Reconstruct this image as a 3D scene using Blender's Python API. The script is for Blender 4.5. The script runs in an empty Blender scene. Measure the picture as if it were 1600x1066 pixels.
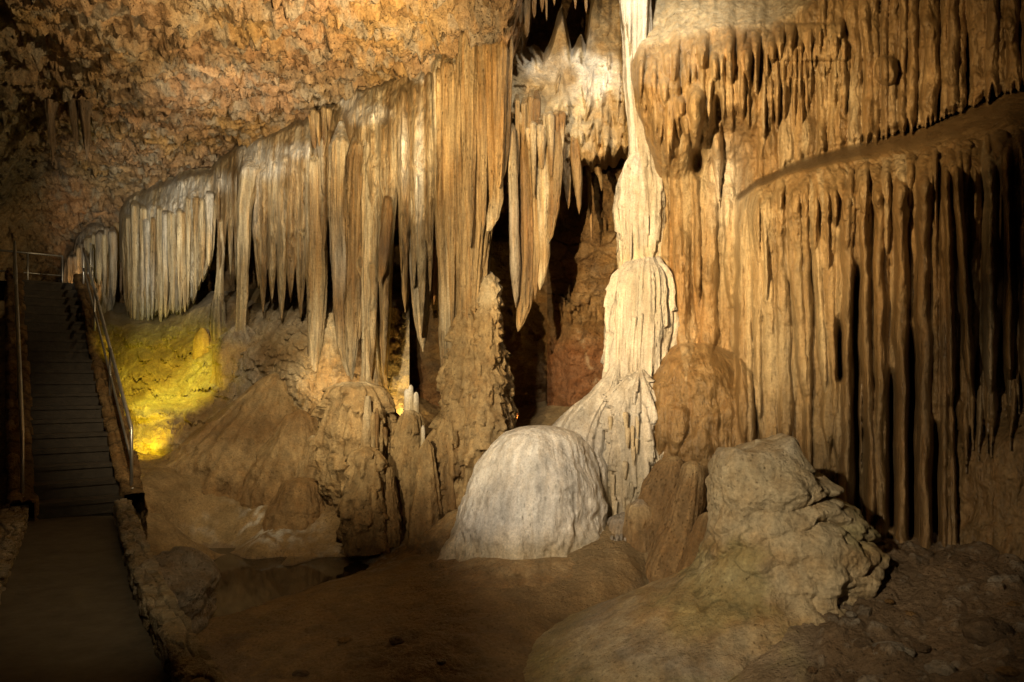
import bpy, math, random
import numpy as np
R = math.radians
rng = np.random.RandomState(7)
random.seed(7)
sc = bpy.context.scene
COL = sc.collection
F = 1066.67          # focal length in photo pixels
EYE = 1.6
HY = 600.0           # eye level line in the photo

# ---------------------------------------------------------------- camera
cd = bpy.data.cameras.new('camera')
cam = bpy.data.objects.new('camera', cd)
COL.objects.link(cam)
cam.location = (0, 0, EYE)
cam.rotation_euler = (R(90), 0, 0)
cd.sensor_width = 36
cd.lens = 24
cd.shift_y = (HY - 533.0) / 1600.0
cd.clip_start = 0.05
cd.clip_end = 200
sc.camera = cam
sc.view_settings.view_transform = 'Standard'
sc.view_settings.look = 'None'
sc.view_settings.exposure = 0.3
sc.view_settings.gamma = 1.0
# ---------------------------------------------------------------- world: a closed cave, next to no ambient light
w = bpy.data.worlds.new('World')
sc.world = w
w.use_nodes = True
w.node_tree.nodes['Background'].inputs[0].default_value = (1.0, 0.62, 0.34, 1)
w.node_tree.nodes['Background'].inputs[1].default_value = 0.009


def P(px, py, d):
    """photo pixel + distance -> world point"""
    return np.array([(px - 800.0) / F * d, d, EYE + (HY - py) / F * d])


def lamp(name, kind, loc, power, color, target=None, size=60, blend=1.0, rad=0.06):
    l = bpy.data.lights.new(name, kind)
    o = bpy.data.objects.new(name, l)
    COL.objects.link(o)
    o.location = loc
    l.energy = power
    l.color = color
    l.shadow_soft_size = rad
    if kind == 'SPOT':
        l.spot_size = R(size)
        l.spot_blend = blend
        v = np.array(target, float) - np.array(loc, float)
        from mathutils import Vector
        o.rotation_euler = Vector(v).to_track_quat('-Z', 'Y').to_euler()
    return o


WARM = (1.0, 0.76, 0.43)
WARM2 = (1.0, 0.69, 0.33)
# floodlights of the show cave, plus unseen fills added to brighten dim parts
lamp('flood_draperies', 'SPOT', (-4.4, 0.8, 4.4), 12000, (1.0, 0.80, 0.54), P(440, 300, 13), 44, 1.0, .05)
lamp('fill_far_curtain', 'SPOT', (-4.6, 7.0, 3.2), 2100, (1.0, 0.86, 0.62), P(262, 350, 15.3), 34, 1.0, .05)  # unseen fill, added to lift the far left curtain
lamp('flood_crest', 'SPOT', (-4.7, 9.4, 5.2), 330, (1.0, .82, .55), P(430, 255, 13.0), 105, 1.0, .05)
lamp('flood_ceiling', 'SPOT', (-1.8, 4.4, 2.2), 2300, WARM2, P(520, 0, 9.0), 66, 1.0, .03)
lamp('flood_ceiling_far', 'SPOT', (-0.9, 7.2, 4.7), 800, (1.0, .72, .36), P(480, 80, 9.3), 110, 1.0, .03)
lamp('flood_curtains', 'SPOT', (-2.4, 1.6, 3.4), 5900, (1.0, 0.67, 0.30), P(1060, 300, 8.6), 52, 1.0, .04)
lamp('flood_center', 'SPOT', (-3.0, 1.5, 2.4), 2500, WARM, P(690, 520, 10), 44, 1.0, .05)
lamp('flood_high', 'SPOT', (1.0, 6.7, 8.3), 850, (1.0, 0.84, 0.60), P(985, 90, 9.3), 72, 1.0, .06)
lamp('flood_mound', 'SPOT', (-1.6, 3.0, 3.2), 640, (1.0, 0.82, 0.60), P(900, 720, 8.2), 44, 1.0, .05)
lamp('fill_bank', 'SPOT', (-2.4, 4.6, 5.4), 1500, WARM, P(420, 690, 12), 52, 1.0, .05)  # added fill from above for the bank and slope, no fixture seen
lamp('fill_near', 'SPOT', (-0.9, 2.0, 3.0), 170, WARM, P(300, 940, 6.6), 46, 1.0, .05)  # invented fill that brightens the boulder and near floor
lamp('fill_stump', 'SPOT', (-1.4, 0.8, 2.8), 980, (1.0, 0.77, 0.47), P(1120, 770, 5.8), 50, 1.0, .05)  # extra fill on the stump and its flank, source not seen


# ---------------------------------------------------------------- numpy noise
_perm = rng.permutation(256)
_perm = np.concatenate([_perm, _perm, _perm])
_g = rng.normal(size=(256, 3))
_g /= np.linalg.norm(_g, axis=1)[:, None]
_g = _g * 1.5


def perlin(x, y, z=0.0, seed=0):
    x, y, z = np.broadcast_arrays(np.asarray(x, float) + seed * 17.13, np.asarray(y, float) + seed * 5.71, np.asarray(z, float) + seed * 9.37)
    xi = np.floor(x).astype(int); yi = np.floor(y).astype(int); zi = np.floor(z).astype(int)
    xf = x - xi; yf = y - yi; zf = z - zi
    xi &= 255; yi &= 255; zi &= 255
    u = xf * xf * xf * (xf * (xf * 6 - 15) + 10)
    v = yf * yf * yf * (yf * (yf * 6 - 15) + 10)
    ww = zf * zf * zf * (zf * (zf * 6 - 15) + 10)
    out = 0
    for a in (0, 1):
        pa = _perm[xi + a]
        wa = u if a else 1 - u
        for b in (0, 1):
            pb = _perm[pa + yi + b]
            wb = v if b else 1 - v
            for c in (0, 1):
                g = _g[_perm[pb + zi + c]]
                wc = ww if c else 1 - ww
                out = out + wa * wb * wc * (g[..., 0] * (xf - a) + g[..., 1] * (yf - b) + g[..., 2] * (zf - c))
    return out


def fbm(x, y, z=0.0, oct=4, seed=0, gain=.5):
    s = 0; a = 1.0; f = 1.0
    for i in range(oct):
        s = s + a * perlin(x * f, y * f, z * f, seed + i * 3)
        a *= gain; f *= 2.03
    return s


def worley(x, y, seed=0):
    """returns F1, F2, random value of the nearest cell, offset to it"""
    x = np.asarray(x, float); y = np.asarray(y, float)
    xi = np.floor(x).astype(int); yi = np.floor(y).astype(int)
    f1 = np.full(x.shape, 9.0); f2 = np.full(x.shape, 9.0)
    rv = np.zeros(x.shape); dx1 = np.zeros(x.shape); dy1 = np.zeros(x.shape)
    tab = np.random.RandomState(seed + 99).rand(256, 3)
    for a in (-1, 0, 1):
        for b in (-1, 0, 1):
            h = _perm[_perm[(xi + a) & 255] + ((yi + b) & 255)]
            cx = xi + a + tab[h, 0]; cy = yi + b + tab[h, 1]
            dx = x - cx; dy = y - cy
            dd = np.sqrt(dx * dx + dy * dy)
            m = dd < f1
            f2 = np.where(m, f1, np.minimum(f2, dd))
            f1 = np.where(m, dd, f1)
            rv = np.where(m, tab[h, 2], rv)
            dx1 = np.where(m, dx, dx1); dy1 = np.where(m, dy, dy1)
    return f1, f2, rv, dx1, dy1


def sstep(t):
    t = np.clip(t, 0, 1)
    return t * t * (3 - 2 * t)


def itp(x, pts):
    a = np.array(pts, float)
    return np.interp(x, a[:, 0], a[:, 1])


# ---------------------------------------------------------------- palette (stone base colours)
PAL = dict(
    white=(.84, .82, .77), cream=(.58, .50, .35), tan=(.42, .31, .165), brown=(.27, .175, .08), pearl=(.54, .52, .48),
    dark=(.17, .115, .065), ochre=(.46, .31, .14), grey=(.38, .34, .285), orange=(.52, .26, .075), olive=(.36, .33, .16),
    mud=(.20, .145, .095))
PAL = {k: np.array(v) for k, v in PAL.items()}


def mixc(a, b, t):
    t = np.asarray(t)[..., None]
    return PAL[a] * (1 - t) + PAL[b] * t if isinstance(a, str) else a * (1 - t) + (PAL[b] if isinstance(b, str) else b) * t


# ---------------------------------------------------------------- materials
def nn(nt, t, **kw):
    n = nt.nodes.new(t)
    for k, v in kw.items():
        setattr(n, k, v)
    return n


def stone(name, rough=.5, streak=.45, bump=.35, vscale=(9, 9, .7), fine=38.0, spec=.4, pits=.5, hue=.35, layered=0.0, bdist=.02):
    m = bpy.data.materials.new(name)
    m.use_nodes = True
    nt = m.node_tree
    L = nt.links.new
    b = nt.nodes['Principled BSDF']
    geo = nn(nt, 'ShaderNodeNewGeometry')
    at = nn(nt, 'ShaderNodeAttribute', attribute_name='Col')

    def mapped(scale):
        mp = nn(nt, 'ShaderNodeVectorMath', operation='MULTIPLY')
        L(geo.outputs['Position'], mp.inputs[0])
        mp.inputs[1].default_value = scale
        return mp.outputs[0]

    def noise(vec, scale, detail=6, rgh=.6, dist=0.0):
        n = nn(nt, 'ShaderNodeTexNoise')
        L(vec, n.inputs['Vector'])
        n.inputs['Scale'].default_value = scale
        n.inputs['Detail'].default_value = detail
        n.inputs['Roughness'].default_value = rgh
        n.inputs['Distortion'].default_value = dist
        return n.outputs['Fac']

    def ramp(fac, lo, hi, a, bb):
        r = nn(nt, 'ShaderNodeMapRange')
        L(fac, r.inputs[0])
        r.inputs[1].default_value = lo; r.inputs[2].default_value = hi
        r.inputs[3].default_value = a; r.inputs[4].default_value = bb
        return r.outputs[0]

    def mul(c, f):
        v = nn(nt, 'ShaderNodeVectorMath', operation='SCALE')
        L(c, v.inputs[0]); L(f, v.inputs['Scale'])
        return v.outputs[0]
    s1 = noise(mapped(vscale), 1.6, 7, .62, .2)
    s2 = noise(mapped((2.2, 2.2, 1.3)), 1.5, 6, .6)
    s3 = noise(mapped((1, 1, 1)), fine, 4, .65)
    # hue shift towards ochre / brown along streaks
    mx = nn(nt, 'ShaderNodeMix', data_type='RGBA', blend_type='MULTIPLY')
    L(ramp(noise(mapped((vscale[0] * .6, vscale[1] * .6, vscale[2] * .8)), 2.3, 5, .6), .42, .66, 0, hue), mx.inputs[0])
    L(at.outputs['Color'], mx.inputs[6])
    mx.inputs[7].default_value = (.84, .64, .40, 1)
    c = mul(mx.outputs[2], ramp(s1, .3, .7, 1 - streak, 1 + streak * .35))
    c = mul(c, ramp(s2, .3, .7, .78, 1.14))
    c = mul(c, ramp(s3, .28, .72, .68, 1.2))
    # pits
    vo = nn(nt, 'ShaderNodeTexVoronoi')
    L(mapped((1, 1, .35) if vscale[2] < 1 else (1, 1, 1)), vo.inputs['Vector'])
    vo.inputs['Scale'].default_value = 22
    pit = ramp(vo.outputs['Distance'], .05, .28, 1 - pits, 1)
    pm = ramp(noise(mapped((1, 1, .7)), 1.7, 4, .6), .44, .56, 0, 1)
    mixp = nn(nt, 'ShaderNodeMix', data_type='FLOAT')
    L(pm, mixp.inputs[0]); mixp.inputs[2].default_value = 1.0; L(pit, mixp.inputs[3])
    c = mul(c, mixp.outputs[0])
    L(c, b.inputs['Base Color'])
    L(ramp(s1, .3, .7, rough - .12, rough + .15), b.inputs['Roughness'])
    b.inputs['Specular IOR Level'].default_value = spec
    # bump
    bb = noise(mapped(tuple(v * 1.0 for v in (1, 1, .45 if vscale[2] < 1 else 1))), 16, 9, .68)
    add = nn(nt, 'ShaderNodeMath', operation='ADD')
    L(bb, add.inputs[0]); L(ramp(s1, 0, 1, 0, .8), add.inputs[1])
    add2 = nn(nt, 'ShaderNodeMath', operation='ADD')
    L(add.outputs[0], add2.inputs[0]); L(ramp(mixp.outputs[0], 0, 1, 0, .5), add2.inputs[1])
    bp = nn(nt, 'ShaderNodeBump')
    bp.inputs['Strength'].default_value = bump
    bp.inputs['Distance'].default_value = bdist * 3
    L(add2.outputs[0], bp.inputs['Height'])
    L(bp.outputs[0], b.inputs['Normal'])
    return m


M = {}
M['drape'] = stone('calcite_drapery', .42, .72, .9, (10, 10, .55), 40, .5, .55, .75)
M['white'] = stone('white_calcite', .40, .32, .6, (7, 7, .8), 45, .45, .45, .28)
M['wet'] = stone('wet_brown_calcite', .36, .45, .7, (8, 8, .5), 42, .5, .45, .5)
M['rock'] = stone('rough_rock', .75, .35, 1.0, (2.5, 2.5, 4), 30, .2, .5, .6, bdist=.03)
M['ceil'] = stone('ceiling_rock', .7, .40, 1.0, (4, 4, 4), 26, .25, .6, .45, bdist=.03)
M['floor'] = stone('cave_earth', .65, .35, .9, (2.0, 2.0, 2.0), 34, .25, .5, .3, bdist=.025)
M['mound'] = stone('flow_calcite', .5, .35, .8, (5, 5, 2.5), 36, .35, .5, .45)


def simple(name, col, rough=.5, metal=0.0, emit=None, es=0.0, bump=0.0, var=.2, scale=8):
    m = bpy.data.materials.new(name)
    m.use_nodes = True
    nt = m.node_tree
    b = nt.nodes['Principled BSDF']
    b.inputs['Roughness'].default_value = rough
    b.inputs['Metallic'].default_value = metal
    n = nn(nt, 'ShaderNodeTexNoise')
    tc = nn(nt, 'ShaderNodeNewGeometry')
    nt.links.new(tc.outputs['Position'], n.inputs['Vector'])
    n.inputs['Scale'].default_value = scale
    n.inputs['Detail'].default_value = 8
    n.inputs['Roughness'].default_value = .65
    r = nn(nt, 'ShaderNodeMapRange')
    nt.links.new(n.outputs['Fac'], r.inputs[0])
    r.inputs[1].default_value = .3; r.inputs[2].default_value = .7
    r.inputs[3].default_value = 1 - var; r.inputs[4].default_value = 1 + var
    v = nn(nt, 'ShaderNodeVectorMath', operation='SCALE')
    v.inputs[0].default_value = col
    nt.links.new(r.outputs[0], v.inputs['Scale'])
    nt.links.new(v.outputs[0], b.inputs['Base Color'])
    if emit:
        b.inputs['Emission Color'].default_value = (*emit, 1)
        b.inputs['Emission Strength'].default_value = es
    if bump:
        bp = nn(nt, 'ShaderNodeBump')
        bp.inputs['Strength'].default_value = bump
        bp.inputs['Distance'].default_value = .02
        nt.links.new(n.outputs['Fac'], bp.inputs['Height'])
        nt.links.new(bp.outputs[0], b.inputs['Normal'])
    return m


M['concrete'] = simple('worn_concrete', (.068, .056, .038), .8, bump=.5, var=.35, scale=5)
M['tread'] = simple('stair_concrete', (.034, .027, .020), .75, bump=.5, var=.4, scale=9)
M['steel'] = simple('galvanised_pipe', (.45, .45, .44), .38, .85, var=.15)
M['housing'] = simple('lamp_housing', (.05, .05, .045), .5, .5)
M['glow_yellow'] = simple('yellow_lamp_glass', (.9, .8, .2), .4, emit=(1, .78, .03), es=14)
M['glow_amber'] = simple('amber_lamp_glass', (.9, .7, .3), .4, emit=(1, .55, .12), es=3)
M['glow_step'] = simple('step_light_glass', (.05, .055, .02), .5, emit=(.55, .6, .12), es=.012)
wm = bpy.data.materials.new('still_water')
wm.use_nodes = True
b = wm.node_tree.nodes['Principled BSDF']
b.inputs['Base Color'].default_value = (.035, .026, .018, 1)
b.inputs['Roughness'].default_value = .06
b.inputs['Transmission Weight'].default_value = .35
b.inputs['IOR'].default_value = 1.33
M['water'] = wm


# ---------------------------------------------------------------- mesh plumbing
class MB:
    """collects numpy geometry, builds one mesh object"""
    def __init__(s):
        s.v = []; s.f4 = []; s.f3 = []; s.c = []; s.n = 0

    def add(s, v, f4=None, f3=None, c=None):
        v = np.asarray(v, float).reshape(-1, 3)
        s.v.append(v)
        if f4 is not None and len(f4): s.f4.append(np.asarray(f4, int) + s.n)
        if f3 is not None and len(f3): s.f3.append(np.asarray(f3, int) + s.n)
        if c is None: c = np.tile(PAL['tan'], (len(v), 1))
        c = np.broadcast_to(np.asarray(c, float).reshape(-1, 3), (len(v), 3))
        s.c.append(c)
        s.n += len(v)

    def build(s, name, mat, parent=None, smooth=True, origin=None):
        v = np.concatenate(s.v); c = np.concatenate(s.c)
        if origin is None and parent is None:
            mn = v.min(0); mx = v.max(0)
            origin = np.array([(mn[0] + mx[0]) / 2, (mn[1] + mx[1]) / 2, mn[2]])
        if origin is None: origin = np.zeros(3)
        if parent is not None: origin = np.array(parent.location)
        v = v - origin
        f4 = np.concatenate(s.f4) if s.f4 else np.zeros((0, 4), int)
        f3 = np.concatenate(s.f3) if s.f3 else np.zeros((0, 3), int)
        me = bpy.data.meshes.new(name)
        nl = f4.size + f3.size
        me.vertices.add(len(v)); me.vertices.foreach_set('co', v.astype(np.float32).ravel())
        me.loops.add(nl); me.loops.foreach_set('vertex_index', np.concatenate([f4.ravel(), f3.ravel()]).astype(np.int32))
        npoly = len(f4) + len(f3)
        me.polygons.add(npoly)
        st = np.concatenate([np.arange(len(f4)) * 4, f4.size + np.arange(len(f3)) * 3]).astype(np.int32)
        me.polygons.foreach_set('loop_start', st)
        me.polygons.foreach_set('use_smooth', np.full(npoly, smooth))
        me.update(calc_edges=True)
        a = me.color_attributes.new('Col', 'FLOAT_COLOR', 'POINT')
        rgba = np.ones((len(v), 4), np.float32); rgba[:, :3] = np.clip(c, 0, 1)
        a.data.foreach_set('color', rgba.ravel())
        me.materials.append(M[mat] if isinstance(mat, str) else mat)
        o = bpy.data.objects.new(name, me)
        COL.objects.link(o)
        if parent is not None: o.parent = parent
        else: o.location = origin
        return o


def grid_faces(nu, nv, wrap=False):
    """vertex index = j*nu+i ; i in nu (wraps), j in nv"""
    i = np.arange(nu if wrap else nu - 1); j = np.arange(nv - 1)
    I, J = np.meshgrid(i, j)
    I2 = (I + 1) % nu
    return np.stack([J * nu + I, J * nu + I2, (J + 1) * nu + I2, (J + 1) * nu + I], -1).reshape(-1, 4)


def tag(o, label=None, cat=None, group=None, kind=None):
    if label: o['label'] = label
    if cat: o['category'] = cat
    if group: o['group'] = group
    if kind: o['kind'] = kind
    return o


def empty(name, loc, label, cat, group=None):
    o = bpy.data.objects.new(name, None)
    COL.objects.link(o)
    o.location = loc
    return tag(o, label, cat, group)


def box(mb, c, ax, ay, az, col=None):
    """box with centre c and half axis vectors"""
    c = np.array(c, float); ax, ay, az = map(lambda q: np.array(q, float), (ax, ay, az))
    vs = [c + a * ax + b * ay + d * az for d in (-1, 1) for b in (-1, 1) for a in (-1, 1)]
    f = [(0, 1, 3, 2), (4, 6, 7, 5), (0, 4, 5, 1), (2, 3, 7, 6), (0, 2, 6, 4), (1, 5, 7, 3)]
    mb.add(vs, f, c=col if col is not None else (.3, .3, .3))


def pipe(mb, pts, r, n=10):
    pts = np.array(pts, float)
    for a, b in zip(pts[:-1], pts[1:]):
        t = b - a; t /= np.linalg.norm(t)
        u = np.cross(t, (0, 0, 1) if abs(t[2]) < .9 else (1, 0, 0)); u /= np.linalg.norm(u)
        v = np.cross(t, u)
        th = np.arange(n) * 2 * np.pi / n
        ring = (np.cos(th)[:, None] * u + np.sin(th)[:, None] * v) * r
        vs = np.concatenate([a - t * r * .3 + ring * .6, a + ring, b + ring, b + t * r * .3 + ring * .6, [a - t * r * .35], [b + t * r * .35]])
        f3 = [(4 * n, (i + 1) % n, i) for i in range(n)] + [(4 * n + 1, 3 * n + i, 3 * n + (i + 1) % n) for i in range(n)]
        mb.add(vs, grid_faces(n, 4, True), f3, c=(.5, .5, .5))


# ---------------------------------------------------------------- dripstone column / stalactite
_tid = [0]
ROOT = [0.0]


def lobes(xs, ys, L):
    """overlapping scalloped drip lobes (x, y top, half width, length, depth)"""
    H = np.zeros((len(ys), len(xs)))
    for i, (xc, y0, w_, ln, am) in enumerate(L):
        a, b = np.searchsorted(xs, xc - w_), np.searchsorted(xs, xc + w_)
        r0, r1 = np.searchsorted(ys, y0), np.searchsorted(ys, y0 + ln * 1.6)
        if b <= a or r1 <= r0: continue
        X = (xs[a:b] - xc) / w_
        jag = .32 * perlin(xs[a:b] / 2.6, i * 1.3, 0) + .25 * perlin(xs[a:b] / 7.0, i * 2.3, 5)
        S = (ys[r0:r1, None] - y0) / (ln * (1 + jag - .35 * X ** 2))[None]
        h = am * np.sqrt(np.clip(1 - X ** 2, 0, 1))[None] * np.clip(S, 0, 1) ** .65 * (S < 1)
        h = h * (1 + .35 * np.abs(perlin(xs[a:b] / 3.0, i, 9))[None])
        np.maximum(H[r0:r1, a:b], h, out=H[r0:r1, a:b])
    return H


def rlobes(n, x0, x1, y0, y1, w_, ln, am, seed=0):
    r = np.random.RandomState(seed)
    return [(r.uniform(x0, x1), r.uniform(y0, y1), r.uniform(*w_), r.uniform(*ln), r.uniform(*am)) for _ in range(n)]



def tube(mb, nodes, d, col='tan', ell=1.0, fl=.22, nf=3.0, rough=.04, tier=0.0, tierh=.16, lump=0.0, cell=1.0, zf=.5, jag=.55, lb=None):
    """nodes: (px, py, radius px[, colour]) from top to bottom at distance d (number, or list per node).
    fl flutes amplitude, nf their density, tier = hanging skirts"""
    _tid[0] += 1
    sd = _tid[0]
    nodes = [tuple(n) for n in nodes]
    px = np.array([n[0] for n in nodes], float); py = np.array([n[1] for n in nodes], float)
    r = np.array([n[2] for n in nodes], float)
    dd = np.full(len(nodes), float(d)) if np.isscalar(d) else np.array(d, float)
    cc = np.array([PAL[n[3]] if len(n) > 3 else PAL[col] for n in nodes])
    length = np.sum(np.hypot(np.diff(px), np.diff(py)) + .35 * np.abs(np.diff(r)))
    nv = int(max(12, length / (2.6 * cell)))
    t0 = np.concatenate([[0], np.cumsum(np.hypot(np.diff(px), np.diff(py)) + .35 * np.abs(np.diff(r)))]); t0 /= t0[-1]
    t = np.linspace(0, 1, nv)
    k = max(1, nv // 40)
    ker = np.hanning(2 * k + 3)[1:-1]; ker /= ker.sum()

    def sm(a):
        b = np.interp(t, t0, a)
        if len(nodes) < 3: return b
        return np.convolve(np.pad(b, k, mode='edge'), ker, 'valid')
    X = sm(px); Y = sm(py); Rr = sm(r); D = sm(dd)
    Cc = np.stack([sm(cc[:, q]) for q in range(3)], -1)
    Rr[0] = r[0]; Rr[-1] = r[-1]
    if ROOT[0] and r[0] < .7 * r.max(): D = D + ROOT[0] * (1 - sstep(t / .10))
    rmax = r.max()
    nu = int(np.clip(2 * np.pi * rmax / (2.4 * cell), 14, 420))
    th = np.arange(nu) * 2 * np.pi / nu
    cx = (X - 800) / F * D; cz = EYE + (HY - Y) / F * D; rw = Rr / F * D
    TH, Z = np.meshgrid(th, cz)
    RW = rw[:, None] * np.ones_like(TH)
    ct = np.cos(TH); st = np.sin(TH)
    rm = rmax / F * dd.mean()
    # flutes: rounded ribs with sharp grooves that wander slowly
    f1 = np.abs(perlin(ct * nf, st * nf, Z * zf + sd * 3.3, sd % 50)) * 2.2 - .5
    f2 = np.abs(perlin(ct * nf * 2.6, st * nf * 2.6, Z * zf * 1.7 + sd, sd % 50 + 7)) * 2.0 - .45
    h = fl * (f1 + .4 * f2)
    if tier:
        ph = Z / tierh + 1.2 * fbm(ct * 1.5, st * 1.5, Z * .8 + sd, 2, 5) + jag * perlin(ct * rm * 42, st * rm * 42, Z * 2, 3)
        fr = ph - np.floor(ph)
        ph2 = ph * 2.7 + .8 * perlin(ct * 4, st * 4, Z * 6, 6)
        fr2 = ph2 - np.floor(ph2)
        h = h + tier * ((1 - fr) ** 1.4 - .4) + tier * .35 * ((1 - fr2) - .5)
    wx = ct * RW + cx[:, None]; wy = st * RW + D[:, None]
    if lump:
        h = h + lump * fbm(wx * 2.5, wy * 2.5, Z * 2.5, 4, 11)
    ab = rough * (perlin(wx * 9, wy * 9, Z * 4, 1) * .6 + perlin(wx * 22, wy * 22, Z * 11, 2) * .35)
    rr = RW * (1 + h) + ab * np.minimum(RW * 3, .35)
    if lb:
        rr = rr + lobes(th * rmax, np.maximum.accumulate(Y), rlobes(lb[0], 0, 2 * math.pi * rmax, Y[0] - 10, Y[-1], lb[1], lb[2], lb[3], sd)) * np.clip(RW * 8, 0, 1)
    rr = np.where(RW < 1e-4, 0, rr)
    v = np.stack([cx[:, None] + rr * ct, D[:, None] + rr * st * ell, Z], -1)
    c = np.repeat(Cc[:, None, :], nu, 1)
    # ribs paler, grooves darker
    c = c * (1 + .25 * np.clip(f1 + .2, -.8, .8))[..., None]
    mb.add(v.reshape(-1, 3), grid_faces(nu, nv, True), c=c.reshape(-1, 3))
    # end caps
    for j in (0, nv - 1):
        if rw[j] > 1e-3:
            mb.add(np.concatenate([v[j], [[cx[j], D[j], cz[j]]]]), None, [(i, (i + 1) % nu, nu) for i in range(nu)], c=Cc[j])


def hang(mb, px, y0, y1, r, d, col='tan', tip='hang', dx=0, c2=None, **kw):
    """one dripstone fold from y0 to y1"""
    c2 = c2 or col
    L = y1 - y0
    m = rng.uniform(.7, .95)
    if tip == 'hang':
        nodes = [(px, y0, r * .35, col), (px, y0 + min(12, L * .1), r * .95, col), (px + dx * .3, y0 + L * .35, r * m, col), (px + dx * .7, y0 + L * .72, r * m * .72, c2),
                 (px + dx * .9, y0 + L * .93, r * m * .42, c2), (px + dx, y0 + L * .985, r * .2, c2), (px + dx, y1, 0, c2)]
    else:
        nodes = [(px, y0, r * .35, col), (px, y0 + min(12, L * .1), r * .95, col), (px + dx * .5, y0 + L * .5, r * m, col), (px + dx, y0 + L * .88, r * m * .85, c2),
                 (px + dx, y1, r * 1.25, c2)]
    tube(mb, nodes, d, **kw)


def wallD(px):
    return itp(px, [(100, 18), (200, 16.3), (300, 14.7), (400, 13.3), (500, 12.1), (600, 11.1), (700, 10.2), (800, 9.9), (900, 10.0), (1000, 10.0)])


def curtain(mb, x0, x1, n, top, bot, jit=15, r=None, off=0.0, bulge=.15, cols=('tan',), botj=1.0, tip='hang', skew=0, **kw):
    sp = (x1 - x0) / n
    for i in range(n):
        x = x0 + (i + .5) * sp + rng.uniform(-.3, .3) * sp
        u = (x - (x0 + x1) / 2) / ((x1 - x0) / 2)
        rr = (r or sp * .85) * rng.uniform(.7, 1.3)
        y0 = itp(x, top) + rng.uniform(-.3, .3) * jit
        y1 = itp(x, bot) - abs(rng.normal()) * jit * botj
        dd = wallD(x) + off - bulge * (1 - u * u) + rng.uniform(-.09, .09)
        hang(mb, x, y0, y1, rr, dd, cols[rng.randint(len(cols))], tip=tip, dx=rng.uniform(-3, 3) + skew, c2=cols[rng.randint(len(cols))], **kw)


# ---------------------------------------------------------------- relief surfaces
def tps(pts, q):
    pts = np.array(pts, float)
    xy = pts[:, :-1]; zz = pts[:, -1]
    n = len(xy)
    def K(a, b):
        r2 = ((a[:, None, :] - b[None]) ** 2).sum(-1)
        return np.where(r2 > 1e-12, .5 * r2 * np.log(r2 + 1e-12), 0)
    A = np.zeros((n + 3, n + 3))
    A[:n, :n] = K(xy, xy) + np.eye(n) * .01
    A[:n, n] = 1; A[:n, n + 1:] = xy
    A[n, :n] = 1; A[n + 1:, :n] = xy.T
    s = np.linalg.solve(A, np.concatenate([zz, [0, 0, 0]]))
    out = np.empty(len(q))
    for i in range(0, len(q), 50000):
        qq = q[i:i + 50000]
        out[i:i + 50000] = K(qq, xy) @ s[:n] + s[n] + qq @ s[n + 1:]
    return out


def relief(mb, PX, PY, D, C, cap=None):
    nv, nu = PX.shape
    v = np.stack([(PX - 800) / F * D, D, EYE + (HY - PY) / F * D], -1)
    mb.add(v.reshape(-1, 3), grid_faces(nu, nv), c=C.reshape(-1, 3))


def folds(PX, PY, tubes):
    """rounded hanging ribs on a surface, merged by taking the frontmost; tubes: c0,c1,w,y0,y1,amp"""
    H = np.zeros(PX.shape); TI = np.zeros(PX.shape); rt = np.random.RandomState(len(tubes)).uniform(-1, 1, len(tubes) + 1)
    xs0 = PX.min(1); ys = PY[:, 0]
    for i, (c0, c1, w_, y0, y1, am) in enumerate(tubes):
        rows = np.where((ys >= y0 - 5) & (ys <= y1 + 2))[0]
        if not len(rows): continue
        py = ys[rows]
        t = np.clip((py - y0) / max(1, (y1 - y0)), 0, 1)
        tl_ = max(w_ * 3.5, min(.75 * (y1 - y0), 90))
        c = c0 + (c1 - c0) * t + w_ * .38 * perlin(py / 95.0, i * 1.7, 3.3) + w_ * .12 * perlin(py / 26.0, i * 2.7, 1.3)
        wr = w_ * (1 + .25 * perlin(py / 50.0, i * 3.1, 7.7)) * (1 - .92 * sstep((py - (y1 - tl_)) / tl_) ** 1.2)
        e = sstep((py - y0) / max(w_ * 2.2, min(.4 * (y1 - y0), 50)))
        lo = int(max(0, np.searchsorted(PX[rows[0]], (c - w_ * 2).min()) - 2)); hi = PX.shape[1]
        lo2 = min(int(np.searchsorted(PX[r_], (c.min() - w_ * 2))) for r_ in (rows[0], rows[-1], rows[len(rows) // 2]))
        lo = max(0, min(lo, lo2) - 6)
        hi2 = max(int(np.searchsorted(PX[r_], (c.max() + w_ * 2))) for r_ in (rows[0], rows[-1], rows[len(rows) // 2]))
        hi = min(PX.shape[1], hi2 + 6)
        if hi <= lo: continue
        sub = PX[rows[0]:rows[-1] + 1, lo:hi]
        q = (sub - c[:, None]) / wr[:, None]
        h = am * e[:, None] * np.sqrt(np.clip(1 - q * q, 0, 1)) * np.minimum(1, wr / w_ * 1.6)[:, None]
        tgt = H[rows[0]:rows[-1] + 1, lo:hi]
        ti = TI[rows[0]:rows[-1] + 1, lo:hi]; ti[h > tgt] = rt[i]
        np.maximum(tgt, h, out=tgt)
    folds.tint = TI
    return H


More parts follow.
